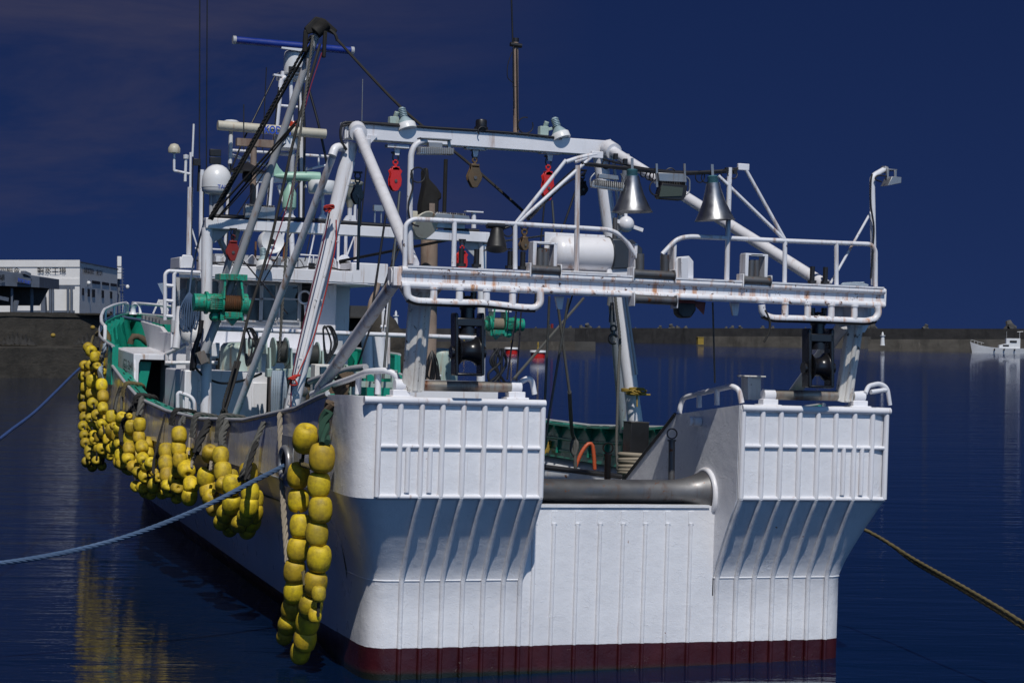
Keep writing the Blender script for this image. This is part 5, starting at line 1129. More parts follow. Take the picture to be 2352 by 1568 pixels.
def bell(px,yt,yb,w,label,tilt):
    Y=Yc-.05; a=P(px,yt,Y); c=P(px+tilt,yb,Y); ax=(c-a).normalized(); L=(c-a).length; r=w/2/pxm(a); t=thing('bell_lamp',a,label,'lamp','steel bell lamps on the cable')
    b=MB(); h0=L*.28
    b.lathe([(r*.34,h0),(r*.36,h0+.05*L),(r*.42,h0+.15*L),(r*.58,h0+.36*L),(r*.78,h0+.54*L),(r*.96,h0+.685*L),(r*1.02,h0+.71*L),(r*1.0,h0+.72*L),(r*.9,h0+.70*L),(r*.55,h0+.4*L),(r*.3,h0+.1*L)],a,ax,40); obj('shade',b,M['chrome'],t,ang=60)
    b=MB(); b.lathe([(r*.16,h0-.14*L)]+[p for i in range(5) for p in ((r*.28,h0-.12*L+i*.022*L),(r*.28,h0-.11*L+i*.022*L),(r*.2,h0-.108*L+i*.022*L))]+[(r*.3,h0-.01*L),(r*.3,h0+.02*L)],a,ax,20); obj('socket',b,M['copper'],t)
    b=MB(); b.bar(a-ax*.06,a+ax*(h0*.75),.045,.012); obj('strap',b,M['galv'],t)
    b=MB(); b.ball(a+ax*(h0+.55*L),r*.22,1.4,14,8); obj('bulb',b,M['lens'],t)
bell(1452,372,488,94,'steel bell-shaped lamp, the left one hanging on the lamp cable',0)
bell(1636,386,507,92,'steel bell-shaped lamp, the right one hanging on the lamp cable',6)
def flood(label,pts):
    q=P(1541,420,Yc-.05); t=thing('floodlight',q,label,'lamp')
    z=lambda x,y,o=0:P(x,y,Yc-.05+o)
    b=MB(); b.prism([z(1508,397),z(1572,400),z(1574,420),z(1510,417)],(0,.14,0)); obj('ballast_box',b,M['galv'],t,bevel=.01)
    b=MB(); b.prism([z(1516,421),z(1574,427),z(1570,452),z(1562,461),z(1512,457),z(1508,452)],(0,.18,0)); 
    for i in range(14): a_=z(1517+i*4,418+i*.4); b.box(a_+V((-.005,-.07,-.05)),a_+V((.008,.1,.02)))
    obj('lamp_housing',b,M['rubber'],t,bevel=.012)
    b=MB(); b.prism([z(1519,426,-.1),z(1569,431,-.1),z(1566,450,-.1),z(1514,452,-.1)],(0,.012,0)); obj('lamp_glass',b,M['lens'],t)
    b=MB(); 
    for x in (1508,1572): b.bar(z(x,376),z(x+1,430),.035,.02)
    b.pipe([z(1574,405),z(1584,412),z(1584,440),z(1576,447)],.015,.06); obj('hanger_strap',b,M['galv'],t)
    b=MB(); b.torus(z(1508,432),(0,1,0),.12,.012,20,6,90,290); obj('lead',b,M['cable'],t)
flood('square floodlight with ribbed housing hanging between the two bell lamps',None)
z=lambda x,y,o=0:P(x,y,Yc-.02+o)
t=thing('led_lamp',z(1394,410),'flat ribbed grey lamp hanging left of the first bell lamp','lamp'); b=MB(); b.prism([z(1360,416),z(1432,425),z(1430,440),z(1356,430)],(0,.10,0))
for i in range(15): q=z(1364+i*4.4,415+i*.6); b.box(q+V((-.006,-.1,-.07)),q+V((.006,.05,.02)))
b.prism([z(1375,399),z(1418,404),z(1420,414),z(1372,409)],(0,.08,0)); obj('lamp_body',b,M['galv'],t,bevel=.006)
b=MB(); b.pipe([z(1357,428),z(1355,410),z(1366,398)],.014,.05); b.pipe([z(1432,430),z(1434,415),z(1426,399)],.014,.05); obj('yoke',b,M['galv'],t)
# ---- ropes and wires of the rig
hd=lambda dx,dy:(733+dx,62+dy,13.5)
W=wirething
W([hd(-18,20),(480,503,Ym-.3)],.033,'rope_dark','thick dark topping rope from the boom head to the port end of the midship beam','rope','rigging_rope',rope=True)
W([hd(-16,35),(640,230,14.6),(486,505,Ym-.35)],.035,'rope_dark','dark rope beside the topping rope, left of the boom','rope','rigging_rope')
for i,(p,q,r,l) in enumerate(((hd(-50,215),(484,498,Ym-.4),.028,'upper tackle rope from mid boom to the midship beam corner'),(hd(-55,225),(500,500,Ym-.4),.025,'lower tackle rope from mid boom to the midship beam corner'))): W([p,q],r,'rope_dark',l,'rope','rigging_rope')
W([hd(-14,20),(700,230,13),(663,520,12),(645,760,11.5),(512,955,X) if False else (640,830,11.5)],.03,'rope_grey','grey twisted fall rope from the boom head down behind the port legs','rope','rigging_rope',rope=True)
W([hd(2,40),(680,300,13),(620,560,12.5),(572,720,12),(546,830,11.5),(512,955,11)],.032,'rope_dark','dark hoisting rope from the boom head down to the tackle by the rail','rope','rigging_rope')
W([hd(6,60),(700,250,13),(668,440,12.8),(610,620,12.5)],.014,'rope_mag','thin purple cord hanging from the boom head','rope','rigging_rope')
W([hd(26,8),(770,80,13.4),(775,95,13.4)],.035,'rope_dark','double chain link at the right side of the boom head','chain','chain_link')
W([(775,92,13.4),(922,248,11),(1080,378,9.5),(1215,497,8)],.03,'rope_dark','long dark stay running from the boom head across to the gallows rail','rope','rigging_rope')
W([(1213,500,Yr),(1285,425,2),(1330,385,3.6)],.05,'rubber','black ribbed hose slanting up behind the lamp frame','hose','ribbed_hose',rope=True)
W([(1215,503,Yr+.1),(1290,430,2),(1345,395,3.6)],.016,'cable','thin cable following the ribbed hose','cable','cable')
for p,q,r,m,l in (((894,438,Yg),(856,700,Yg),.022,'cable','dark fall line under the left red block'),((918,440,Yg),(880,870,7),.026,'wire','steel wire below the left red block'),
  ((915,560,Yg),(818,850,7.5),.02,'cable','thin dark wire behind the port brace'),((826,455,Yg),(822,620,Yg),.03,'wire','steel wire hanging beside the port leg'),
  ((1251,462,Yg),(1228,700,Yg),.018,'cable','dark line under the right red block'),((1268,460,Yg),(1276,560,Yg),.022,'wire','steel wire below the right red block'),
  ((1262,680,2),(1250,960,2.5),.022,'wire','steel wire hanging below the gallows, left'),((1306,685,2),(1250,1020,2.5),.022,'wire','steel wire slanting to the port platform edge'),
  ((1280,690,3),(1308,900,3.2),.025,'rope_grey','grey rope hanging over the roller gap'),((1340,685,8),(1180,870,4),.028,'rope_grey','dark rope slanting down to the port platform'),
  ((1178,500,Ym) and (1198,700,Ym-1),(1186,880,8),.02,'cable','black line hanging right of the starboard winch'),((1196,640,Ym-1),(1165,870,8),.02,'cable','second black line right of the starboard winch'),
  ((1637,695,-1.1),(1642,878,-.2),.015,'wire','thin wire hanging from the beam to the starboard hoop'),((1325,430,5),(1280,560,5),.02,'cable','dark diagonal line behind the cylinder drum'),
  ((1262,590,5),(1225,640,5),.02,'cable','dark line left of the cylinder drum'),((780,600,19),(1060,545,Ym),.035,'rubber','long wrapped cable from the wheelhouse roof to the exhaust'),
  ((1110,560,Ym),(1260,540,9),.02,'wire','pair of grey cables right of the starboard post, upper'),((1110,575,Ym),(1262,568,9),.02,'wire','pair of grey cables right of the starboard post, lower'),
  ((695,660,23),(880,640,22.8),.012,'cable','thin sagging wire under the wheelhouse roof'),((560,600,20),(660,720,14),.018,'cable','thin dark cable crossing the wheelhouse window')):
    W([p,q],r,m,l)
# red and magenta cords on the port leg
W([(760,470,Yg-.3),(742,560,Yg-.3),(700,730,Yg-.3),(672,860,Yg-.3),(668,945,Yg-.3)],.013,'rope_mag','magenta cord running down the port A frame leg','cord','cord')
W([(772,505,Yg-.4),(768,580,Yg-.4),(725,760,Yg-.4),(683,862,Yg-.4)],.012,'rope_red','red cord looping down to a knot on the port leg','cord','cord')
for px,py,l in ((757,482,'red knotted cord high on the port A frame leg'),(675,872,'red knotted cord low on the port A frame leg')):
    b=MB(); r2=random.Random(px); c=P(px,py,Yg-.42)
    b.rope([c+V((r2.uniform(-.13,.13),r2.uniform(-.06,.06),r2.uniform(-.1,.1))) for i in range(16)],.02,6,3); loose('knot',b,'rope_red',l,'knot')
b=MB(); r2=random.Random(5); c=P(1463,900,Yg-.3); b.rope([c+V((r2.uniform(-.2,.2),r2.uniform(-.15,.1),r2.uniform(-.05,.08))) for i in range(20)]+[c+V((.3,0,-.05))],.02,6,3); b.rope([c,c+V((0,-.03,-.3))],.018,6,3)
for k in range(3): b.torus(c+V((0,.3,.02*k)),(.05,.0,1),.19,.02,20,6)
loose('knot',b,'rope_yel','yellow brown rope knotted round the starboard A frame leg','knot')
# hanging coil of blue rope
b=MB(); r2=random.Random(9); c0=P(435,672,16.9); c1=P(432,750,16.9)
for k in range(9):
    dx=-.22+k*.055; b.rope([c0+V((0,0,0)),c0+V((dx*.5,-.05,-.15)),c0.lerp(c1,.55)+V((dx,-.08+r2.uniform(-.05,.05),0)),c1+V((dx*.8,-.05,r2.uniform(-.1,.1))),c1+V((dx*.4+.05,0,r2.uniform(-.1,.1))),c0.lerp(c1,.5)+V((dx*.7+.04,.04,0)),c0],.025,7,3)
b.rope([c0,P(445,600,17),P(470,505,Ym)],.025,7,3); loose('rope_coil',b,'rope_blue','blue and white rope coil hanging beside the port midship post','rope coil')
b=MB()
for k in range(10):
    r2=random.Random(k); c0=P(992,805,14.5); d=r2.uniform(-.25,.25); b.rope([c0,c0+V((d*.6,-.03*k*.3,-.25)),c0+V((d,0,-.55-r2.uniform(0,.25))),c0+V((d*.5+.1,0,-.6)),c0],.016,6,0)
loose('rope_coil',b,'rubber','black hose coil hanging left of the starboard pale tank','hose coil')
for hp,hl in (((560,760,15.6),'black hose loops hanging on the cross pipe left of the window'),((742,755,16),'black hose loops hanging on the cross pipe right of the window')):
  b=MB()
  for k in range(5):
    r2=random.Random(k+40); c0=P(*hp); d=r2.uniform(.05,.3); b.rope([c0,c0+V((d,0,.05)),c0+V((d+.15,0,-.35)),c0+V((.1,0,-.6-.05*k%3)),c0],.022,6,0)
  loose('hose_loops',b,'rubber',hl,'hose')
b=MB()
for k in range(7): 
    c=P(636+k*.4,890,14.3); b.rope([c+V((-.10+.035*k,0,.38)),c+V((-.14+.05*k,-.12,0)),c+V((-.10+.04*k,0,-.55))],.035,8,3)
loose('rope_hank',b,'rope_pale','pale blue rope hank hanging beside the white casing door','rope')
# black tackle by the rail
b=MB(); 
for o_ in (-.05,.05): b.rope([P(546,830,11.3)+V((o_,0,0)),P(535,870,11)+V((o_,0,0)),P(520,920,10.8)+V((o_,0,0)),P(515,945,10.7)+V((o_*.4,0,0))],.03,7,3)
b.torus(P(515,950,10.7),(1,.4,0),.10,.03,16,8); loose('rope_tackle',b,'rope_dark','black doubled rope tackle hooked low on the port rail','rope')
# cable across the casing
W([(447,842,16.3),(470,865,16.3),(510,880,16.3),(560,873,15),(600,858,14)],.03,'cable','black cable drooping across the white casing','cable','cable')
b=MB(); b.rope([P(455,795,16.4),P(450,830,16.4),P(440,850,16.4),P(445,800,16.3)],.05,7,0); b.rope([P(463,735,16.1),P(458,770,16.1),P(448,800,16.1),P(446,845,16.1)],.06,7,0)
loose('hose_bundle',b,'cable','black and blue hose bundle at the foot of the port midship post','hose')
# hook
b=MB(); q=P(1409,760,Yg-.6); b.pipe([P(1404,695,Yg-.6),P(1400,740,Yg-.6)],.02,.1); b.pipe([P(1408,695,Yg-.6),P(1410,740,Yg-.6)],.02,.1); b.torus(q+V((0,0,.05)),(0,1,0),.06,.022,16,8); b.torus(q+V((0,0,-.16)),(0,1,0),.09,.03,18,8,100,380); b.bar(q+V((-.0,0,.02)),q+V((.02,0,-.08)),.05,.05)
loose('crane_hook',b,'black','black iron hook hanging beside the starboard A frame leg','hook')
# things inside the stern: green rope, orange hose, bitt rope
Yi=6.3
b=MB(); b.rope([P(1308,900,3.2),P(1313,985,5),P(1318,1005,5.5),P(1326,1020,5.5),P(1320,1045,5.5),P(1312,1030,5.5),P(1318,1010,5.5),P(1322,1080,5.5)],.04,9,3); loose('hanging_rope',b,'rope_grey','grey looped rope end hanging behind the roller','rope')
b=MB(); b.rope([P(1402,560,Yg-.2),P(1415,700,Yg-.3),P(1424,780,Yg-.4),P(1421,850,Yg-.6),P(1418,950,Yg-1),P(1416,1020,Yg-1.2),P(1419,1080,Yg-1.4)],.032,9,3); loose('hanging_rope',b,'rope_grey','thick grey rope hanging left of the starboard A frame leg','rope')
b=MB(); pts=[P(1322,1072,6),P(1335,1040,6),P(1350,1020,6),P(1360,1022,6),P(1364,1045,6),P(1366,1078,6)]; ps_=resample(smooth(pts),.03); b.tube(ps_,[.043 if i%2 else .035 for i in range(len(ps_))],10); loose('suction_hose',b,'hose','orange ribbed hose looped inside the stern bulwark','hose')
b=MB()
for k in range(6): b.torus(V((BITT.x,BITT.y,P(1440,1045+k*8,BITT.y).z)),(random.Random(k).uniform(-.08,.08),.05,1),.30,.045,26,8)
loose('bitt_rope',b,'rope_tan','thick tan rope wound round the square bitt inside the stern','rope')
b=MB(); r2=random.Random(2); c=P(1258,1025,X=4.2); b.rope([c+V((r2.uniform(-.1,.1),0,r2.uniform(-.2,.15))) for i in range(12)],.022,6,3); loose('knot',b,'rope_yel','thin yellow rope knotted on the green inner bulwark','knot')
# black wire rope hanging below the starboard guard rail
W([(1757,712,Yb-.1),(1768,738,Yb-.1),(1766,762,Yb-.1),(1755,785,Yb-.1)],.02,'rope_dark','short frayed rope end hanging below the starboard guard rail','rope','rope_end')
# small mooring rope coil on the beam end
b=MB(); r2=random.Random(12); b.rope([P(1955+r2.uniform(-22,40),653+r2.uniform(-4,4),Yb+.1) for i in range(16)],.022,6,3); loose('rope_coil',b,'rope_pale','small pale rope heap on the starboard end of the gallows','rope coil')
# rope coil on the forecastle
b=MB(); b.rope([P(300,790,31),P(303,776,31),P(315,772,31),P(330,780,31),P(340,790,31)],.11,9,3); loose('rope_coil',b,'rope_brown','brown rope coil on the green forecastle deck','rope coil')
b=MB(); b.rope([P(279,728,46),P(300,732,44),P(326,736,41),P(345,741,38)],.07,8,3); loose('bow_rope',b,'rope_blue','blue rope running from the bow chock across the forecastle','rope')
SKYD=(.102,.112,.212); SKYFILL=(1.95,1.78,1.55); CLOUD=(.56,.53,.92); SUNE=3.4
# ================================================================ SETTING
def struct(name,mb,m,kind='structure',**k):
    o=obj(name,mb,M[m],None,world=True,**k); o['kind']=kind; return o
b=MB(); k=9000
b.grid([[V((x,y,0)) for x in (-k,-600,-60,60,600,k)] for y in (-600,-60,60,600,k,2*k)],flip=True)
so_=struct('sea',b,'water',flat=True); so_.data.transform(Matrix.Translation(so_.location)); so_.location=(0,0,0)
b=MB(); b.box((-k,-600,-12),(k,2*k,-11)); struct('seabed',b,'quay')
def wobj(name,mb,m,parent=None,**k): return obj(name,mb,M[m],parent,world=True,**k)
def hz(px): return 767+.0122*(px-1176)
def dist_base(px,py): return EYE*FX/(py-hz(px))
def wpt(px,py,d):  # point at distance d along the view
    return G(px,py,d)
def wall(pts,thick=8):
    """sea wall through (px,dist,top_y): front face, top, thickness away from the camera"""
    b=MB()
    for (p0,d0,t0),(p1,d1,t1) in zip(pts,pts[1:]):
        a=wpt(p0,t0,d0); c=wpt(p1,t1,d1); n=V(((c-a).y,-(c-a).x,0)).normalized()
        if n.dot(F)<0: n=-n
        n=n*thick
        q=[a,c,c+n,a+n]; lo=[V((v.x,v.y,-3)) for v in q]
        b.add(lo+q,[(0,1,5,4),(1,2,6,5),(2,3,7,6),(3,0,4,7),(4,5,6,7)])
    return b
far=wobj('breakwater',wall([(840,1850,755),(1320,1730,753),(2420,1330,755)],10),'conc'); tag(far,'long high dark concrete breakwater closing the harbour on the horizon','breakwater')
b=wall([(840,800,783),(1321,745,784)],14); lw=wobj('pier',b,'conc2'); tag(lw,'low grey pier behind the red buoys, left of the open water','pier')
b=wall([(1600,1230,772),(1985,1180,773)],12); mw=wobj('pier',b,'conc2'); tag(mw,'low pale pier at the foot of the breakwater, middle right','pier')
rp=wobj('pier',wall([(1994,960,779),(2420,930,779)],12),'conc2'); tag(rp,'low brown pier carrying the white light tower at right','pier')
# joints on the right pier
tops=[(1262,6,11),(1292,7,9),(1310,5,8),(1335,8,10),(1350,9,14),(1375,7,8),(1420,5,6),(1516,7,9),(1542,9,12),(1556,8,9),(1575,6,8),(1668,6,7),(1682,10,9),(1700,7,9),(1752,7,9),(1775,8,8),(1880,10,9),(1946,9,8),(1958,8,12),(2004,13,16),(2126,12,12),(2320,11,20),(1230,6,6),(1850,5,5),(1460,5,5)]
fm=[]
for i,(px,w,h) in enumerate(tops):
    d=1740-(px-1320)*.37+25; q=wpt(px,757,d); s=h/FX*d
    b=MB(); r=s*.5
    c=q+V((0,0,s*.35)); dirs=[V((0,0,1)),V((.94,0,-.33)),V((-.47,.82,-.33)),V((-.47,-.82,-.33))]
    rot=Matrix.Rotation(rnd.uniform(0,6),3,'Z')@Matrix.Rotation(rnd.uniform(-.6,.6),3,'X')
    for dd in dirs: dd=rot@dd; b.cyl(c,c+dd*s*.7,s*.46,9,r2=s*.34)
    o=wobj('tetrapod',b,'tetra',flat=True); 
    tag(o,'weathered concrete tetrapod showing above the long breakwater','tetrapod','tetrapods above the breakwater')
def tower(px,yt,yb,d,label,w):
    base=wpt(px,yb,d); h=(yb-yt)/FX*d; r=w/FX*d/2
    t=thing('light_tower',base,label,'light tower',world=True)
    wobj('tower_body',MB().lathe([(r*1.15,0),(r,h*.1),(r*.8,h*.68),(r*.8,h*.7)],base,(0,0,1),14),'ivory',t)
    wobj('gallery',MB().lathe([(r*1.25,h*.70),(r*1.25,h*.75)],base,(0,0,1),14),'ivory',t)
    wobj('lantern',MB().lathe([(r*.5,h*.75),(r*.5,h*.9),(r*.1,h)],base,(0,0,1),12),'ivory',t)
tower(2027,762,793,935,'white light tower standing on the brown pier at right',10)
tower(909,713,757,790,'white light tower seen through the gap right of the wheelhouse',11)
def buoy(px,py,w,label):
    d=dist_base(px,py); base=GZ(px,d,-.3); r=w/FX*d/2
    t=thing('mooring_buoy',base,label,'buoy','round mooring buoys',world=True)
    wobj('buoy_drum',MB().lathe([(r*.86,0),(r*.9,.3+r*.62)],base,(0,0,1),28),'red',t)
    wobj('rim',MB().lathe([(r*.9,.3+r*.6),(r*1.02,.3+r*.64),(r*1.02,.3+r*.8),(r*.95,.3+r*.9),(0,.3+r*.92)],base,(0,0,1),28),'ivory',t)
    wobj('beacon',MB().lathe([(r*.13,.3+r*.9),(r*.08,.3+r*1.5),(r*.14,.3+r*1.6),(r*.05,.3+r*1.95)],base,(0,0,1),10),M and 'rope_yel',t)
buoy(1175,812,32,'red drum buoy with white rim, the left one of the pair on open water')
buoy(1236,821,37,'red drum buoy with white rim, nearest and right one of the pair')
buoy(1066,803,26,'red drum buoy seen behind the black hanging roller of the port gallows')
# small harbour objects on the walls
b=MB(); q=wpt(1268,757,1745); b.cyl(q,q+V((0,0,5)),1.2,8); o=wobj('marker_post',b,'darkred'); tag(o,'small rusty red marker post on top of the breakwater','marker')
b=MB(); q=wpt(1608,783,1160); b.box(q+V((-1.8,-1,-2)),q+V((1.8,1,2))); b.box(q+V((-2,-1.2,2)),q+V((2,1.2,2.3))); o=wobj('pier_hut',b,'rope_yel'); tag(o,'small orange box standing on the pale pier behind the starboard roller','hut')
# small boat at right
d=870; o0=GZ(2290,d,0); t=thing('small_boat',o0,'small white fishing boat with grey hull moored by the right pier','boat',world=True)
u=FX/d; L=R*1.0
def bp(dx,z,w=0): return o0+L*(dx/u)+F*w+V((0,0,z/u))
b=MB(); rows=[]
for x,zt,w in ((-62,25,.1),(-55,22,1.0),(-40,17,1.7),(-15,13,2.0),(20,11,2.0),(70,11,2.0),(110,11,1.9)):
    rows.append([bp(x,zt,-w),bp(x*.93 if x<0 else x,4,-w*.8),bp(x*.9 if x<0 else x,-8,-w*.5),bp(x*.9 if x<0 else x,-8,w*.5),bp(x*.93 if x<0 else x,4,w*.8),bp(x,zt,w)])
b.grid(rows); b.add([v for r in rows for v in (r[0],r[-1])],[(2*i,2*i+1,2*i+3,2*i+2) for i in range(len(rows)-1)]); wobj('hull',b,'ivory',t)
b=MB(); b.box((0,0,0),(1,1,1)); b.v=[bp(4+v.x*26,9+v.z*(15 if v.x>.5 else 9),-1.2+v.y*2.4) for v in b.v]; cb=wobj('cabin',b,'ivory',t)
b=MB(); b.box((0,0,0),(1,1,1)); b.v=[bp(20+v.x*32,10+v.z*24,-1.1+v.y*2.2) for v in b.v]; wobj('cabin',b,'ivory',t)
b=MB(); b.box((0,0,0),(1,1,1)); b.v=[bp(12+v.x*14,15+v.z*4,-1.26+v.y*.05) for v in b.v]; wobj('window',b,'bdark',cb)
b=MB(); b.box((0,0,0),(1,1,1)); b.v=[bp(28+v.x*16,24+v.z*5,-1.26+v.y*.05) for v in b.v]; wobj('window',b,'bdark',cb)
b=MB(); b.tube([bp(22,20),bp(22,50)],.04,5); b.tube([bp(52,30),bp(52,50)],.07,5); b.tube([bp(46,49),bp(60,50)],.09,5); b.tube([bp(-60,30),bp(-30,22)],.05,5)
for x in (-60,-52,-44,-36): b.tube([bp(x,18),bp(x,30-(x+60)*.25)],.05,5)
wobj('mast',b,'ivory',t)
b=MB()
for x in (-8,14,38,84): b.ball(bp(x,8,-2.1),.35,1.3,8,6)
wobj('fender',b,'rubber',t,kind=None)
# ---- stone quay on the left
dq=dist_base(80,868)
def qw(px,z,d): q=GZ(px,d,z); return q
b=MB(); za=G(80,797,dq).z; zb=G(80,717,dq+6).z
def prof_wall(pxs,prof,mat,name,wob=.15):
    rows=[]
    for (dd,z) in prof: rows.append([GZ(px,dq+dd+(px-80)*.02,z)+V((rnd.uniform(-wob,wob),rnd.uniform(-wob,wob),rnd.uniform(-wob,wob)*(z>-1))) for px in pxs])
    b=MB().grid(rows,flip=True); return wobj(name,b,mat,ang=20)
pxs=[-900+i*30 for i in range(59)]
qy=prof_wall(pxs,[(0,-2),(.0,0),(.1,za*.45),(.35,za*.46),(.4,za*.97),(.6,za),(6,za+.1),(6.1,za+.4),(6.3,zb-.5),(6.15,zb-.48),(6.2,zb),(40,zb+.05)],'quay','quay_wall',.04); tag(qy,'old dark stone quay wall with a ledge behind the bow at left','quay')
rock=MB(); 
for px,py,r in ((893,800,2.3),(880,770,2.0),(896,835,2.6),(868,760,1.8),(884,862,2.0)): q=G(px,py,dq+8); rock.ball(q,r,1.25,12,8)
o=wobj('boulder_mound',rock,'quay2'); tag(o,'brown rubble mound at the quay end seen through the gap right of the wheelhouse','rocks')
b=MB(); q=G(844,730,dq+30); 
b.box(q+V((-2.5,-1,-3)),q+V((1.8,2,1.5))); o=wobj('pump_house',b,'conc'); tag(o,'grey concrete hut on the quay end, seen just right of the wheelhouse','hut')
# ground behind the quay
b=MB().grid([[GZ(-1500,dq+8,zb-.2),GZ(905,dq+8,zb-.2)],[GZ(-1500,dq+150,zb-.1),GZ(880,dq+150,zb-.1)]],flip=True); struct('quay_ground',b,'quay2')
# floats and net heap lying on the ledge
for px,py,r,l in ((213,752,2.6,'small yellow float lying on top of the dark net heap on the quay'),(122,770,2.6,'small yellow float lying on the quay ledge between the two net heaps')):
    q=G(px,py,dq+4); b=MB().ball(q,r*2.2/FX*dq,.9,14,10); o=wobj('float',b,'rope_yel'); tag(o,l,'float')
for px,py,w,l in ((212,785,60,'low dark heap of fishing net on the quay ledge under a yellow float'),(40,785,60,'dark heap of nets and boxes at the left end of the quay ledge')):
    b=MB(); q=G(px,py+6,dq+3.5); W0=w*.75/FX*dq; rows=[]
    for i in range(33):
        u=-1+i/16; env=max(0,1-abs(u)**2.4); rows.append([q+R*(u*W0)+F*(v*.9)+V((0,0,env*(1-v*v)*(1.0+.35*math.sin(i*1.7))+rnd.uniform(-.10,.12)*env)) for v in [-1+j/5 for j in range(11)]])
    b.grid(rows,flip=True)
    o=wobj('net_heap',b,'rope_dark'); tag(o,l,'net heap')
# ---- ice factory
D0=330.
def bq(px,py,d=D0): return G(px,py,d)
t=thing('ice_factory',GZ(183,D0,zb),'pale two-storey factory with black lettering on its parapet, left background','building',world=True)
A0=bq(-260,597.5); B0=bq(183.5,600.5); dS=368.; C0=G(270,617.5,dS); g=zb-.3
def at_z(q,z): return V((q.x,q.y,z))
topz=B0.z; side=(at_z(C0,0)-at_z(B0,0)); fr=(at_z(A0,0)-at_z(B0,0))
def fpt(px,py,off=0):   # point on the front face
    n=V((-fr.y,fr.x,0)).normalized(); n=n if n.dot(F)<0 else -n
    d=ray(px,py); o=at_z(B0,0); k=(o-CAM).dot(n)/d.dot(n); return CAM+d*k+n*off
def spt(px,py,off=0):
    n=V((-side.y,side.x,0)).normalized(); n=n if n.dot(ray(220,650))<0 else -n
    d=ray(px,py); o=at_z(B0,0); k=(o-CAM).dot(n)/d.dot(n); return CAM+d*k+n*off
b=MB(); q=[at_z(B0,0),at_z(A0,0),at_z(A0,0)+side,at_z(C0,0)]
b.add([at_z(v,g) for v in q]+[at_z(v,topz) for v in q],[(0,1,5,4),(1,2,6,5),(2,3,7,6),(3,0,4,7),(4,5,6,7)]); wobj('wall',b,'bwall',t,flat=True)
def slabp(ps,n,name,mat,parent=t,th=.3):
    b=MB().prism(ps,V(n)*th); return wobj(name,b,mat,parent,flat=True)
nF=V((-fr.y,fr.x,0)).normalized(); nF=nF if nF.dot(F)<0 else -nF
nS=V((-side.y,side.x,0)).normalized(); nS=nS if nS.dot(ray(220,650))<0 else -nS
def rectf(x0,y0,x1,y1,f=fpt): return [f(x0,y0),f(x1,y0+ (0)),f(x1,y1),f(x0,y1)]
slabp(rectf(-260,640,183.5,654.5),nF,'parapet_band','bwall')
slabp(rectf(-260,597,183.5,613),nF,'parapet_cap','bwall')
slabp(rectf(40,655,172,662),nF,'dock_shade','bgrey',th=.2)
slabp(rectf(40,713,172,717),nF,'dock_edge','bgrey',th=.5)
for px in (117,123,158,166): b=MB().tube([fpt(px,661,.6),fpt(px,718,.6)],.22,8); wobj('downpipe',b,'bgrey',t)
b=MB(); b.prism(rectf(94,672,106,718),nF*.2); wobj('door',b,'bgrey',t,flat=True)
b=MB(); b.prism([fpt(107,682),fpt(109,718),fpt(97,718)],nF*3); wobj('stair',b,'bgrey',t,flat=True)
def sideq(x0,x1,t0,h): # vertical rectangles on the side face, t0 = y at x=183, drops with perspective
    f=lambda x,y: y+(x-183)*(17/87.)*((748-y)/148.)
    return [spt(x0,f(x0,t0)),spt(x1,f(x1,t0)),spt(x1,f(x1,t0+h)),spt(x0,f(x0,t0+h))]
for i,(x0,x1,y,h) in enumerate(((188,192.5,661,16),(201,205.5,661,18),(211,217.5,661,18),(233,238,661,18),(252.5,257,661,18),(233,238,712,8),(252.5,257,712,8))):
    b=MB().prism(sideq(x0,x1,y,h),nS*.15); wobj('window',b,'bdark',t,flat=True)
for x0,x1 in ((211,230),(234,250),(253.5,268)):
    b=MB().prism(sideq(x0,x1,640,7),nS*.12); wobj('canopy',b,'bdark',t,flat=True)
slabp(sideq(183.5,271,600,3),nS,'side_cap','bgrey',th=.15)
b=MB().ball(spt(201,650,.2),.35,1,10,8); wobj('vent_hood',b,'bwall',t)
def wtext(txt,o,x,u,w,h,m,parent,off,name='lettering',bold=.02):
    mb_,w0=text_mb(txt,o,x,u,1,0,bold); x=V(x).normalized(); u=V(u); o_=V(o)
    for v in mb_.v:
        d=v-o_; a=d.dot(x)*w/w0; c=d.dot(u)*h; v.xyz=o_+x*a+u*c+off
    return wobj(name,mb_,m,parent,flat=True)
xr=-fr.normalized()
for txt,x0,x1,y0,y1 in (('同組合',-1,46,625,612.5),('製氷工場',86,152.5,625,612.5)):
    a=fpt(x0,y0); c=fpt(x1,y0); h=(fpt(x0,y1)-a).length; wtext(txt,a,xr,(0,0,1),(c-a).length,h*1.05,'blackletter',t,nF*.35,bold=.014)
xs_=side.normalized()
for txt,x0,x1 in (('漁業協同組合',189,213.5),('製氷工場',219,232)):
    yb=sideq(x0,x1,624.5,1)[0]; a=yb; c=spt(x1,628); c=at_z(c,a.z); wtext(txt,a,xs_,(0,0,1),(c-a).length,1.05,'blackletter',t,nS*.25,bold=.014)
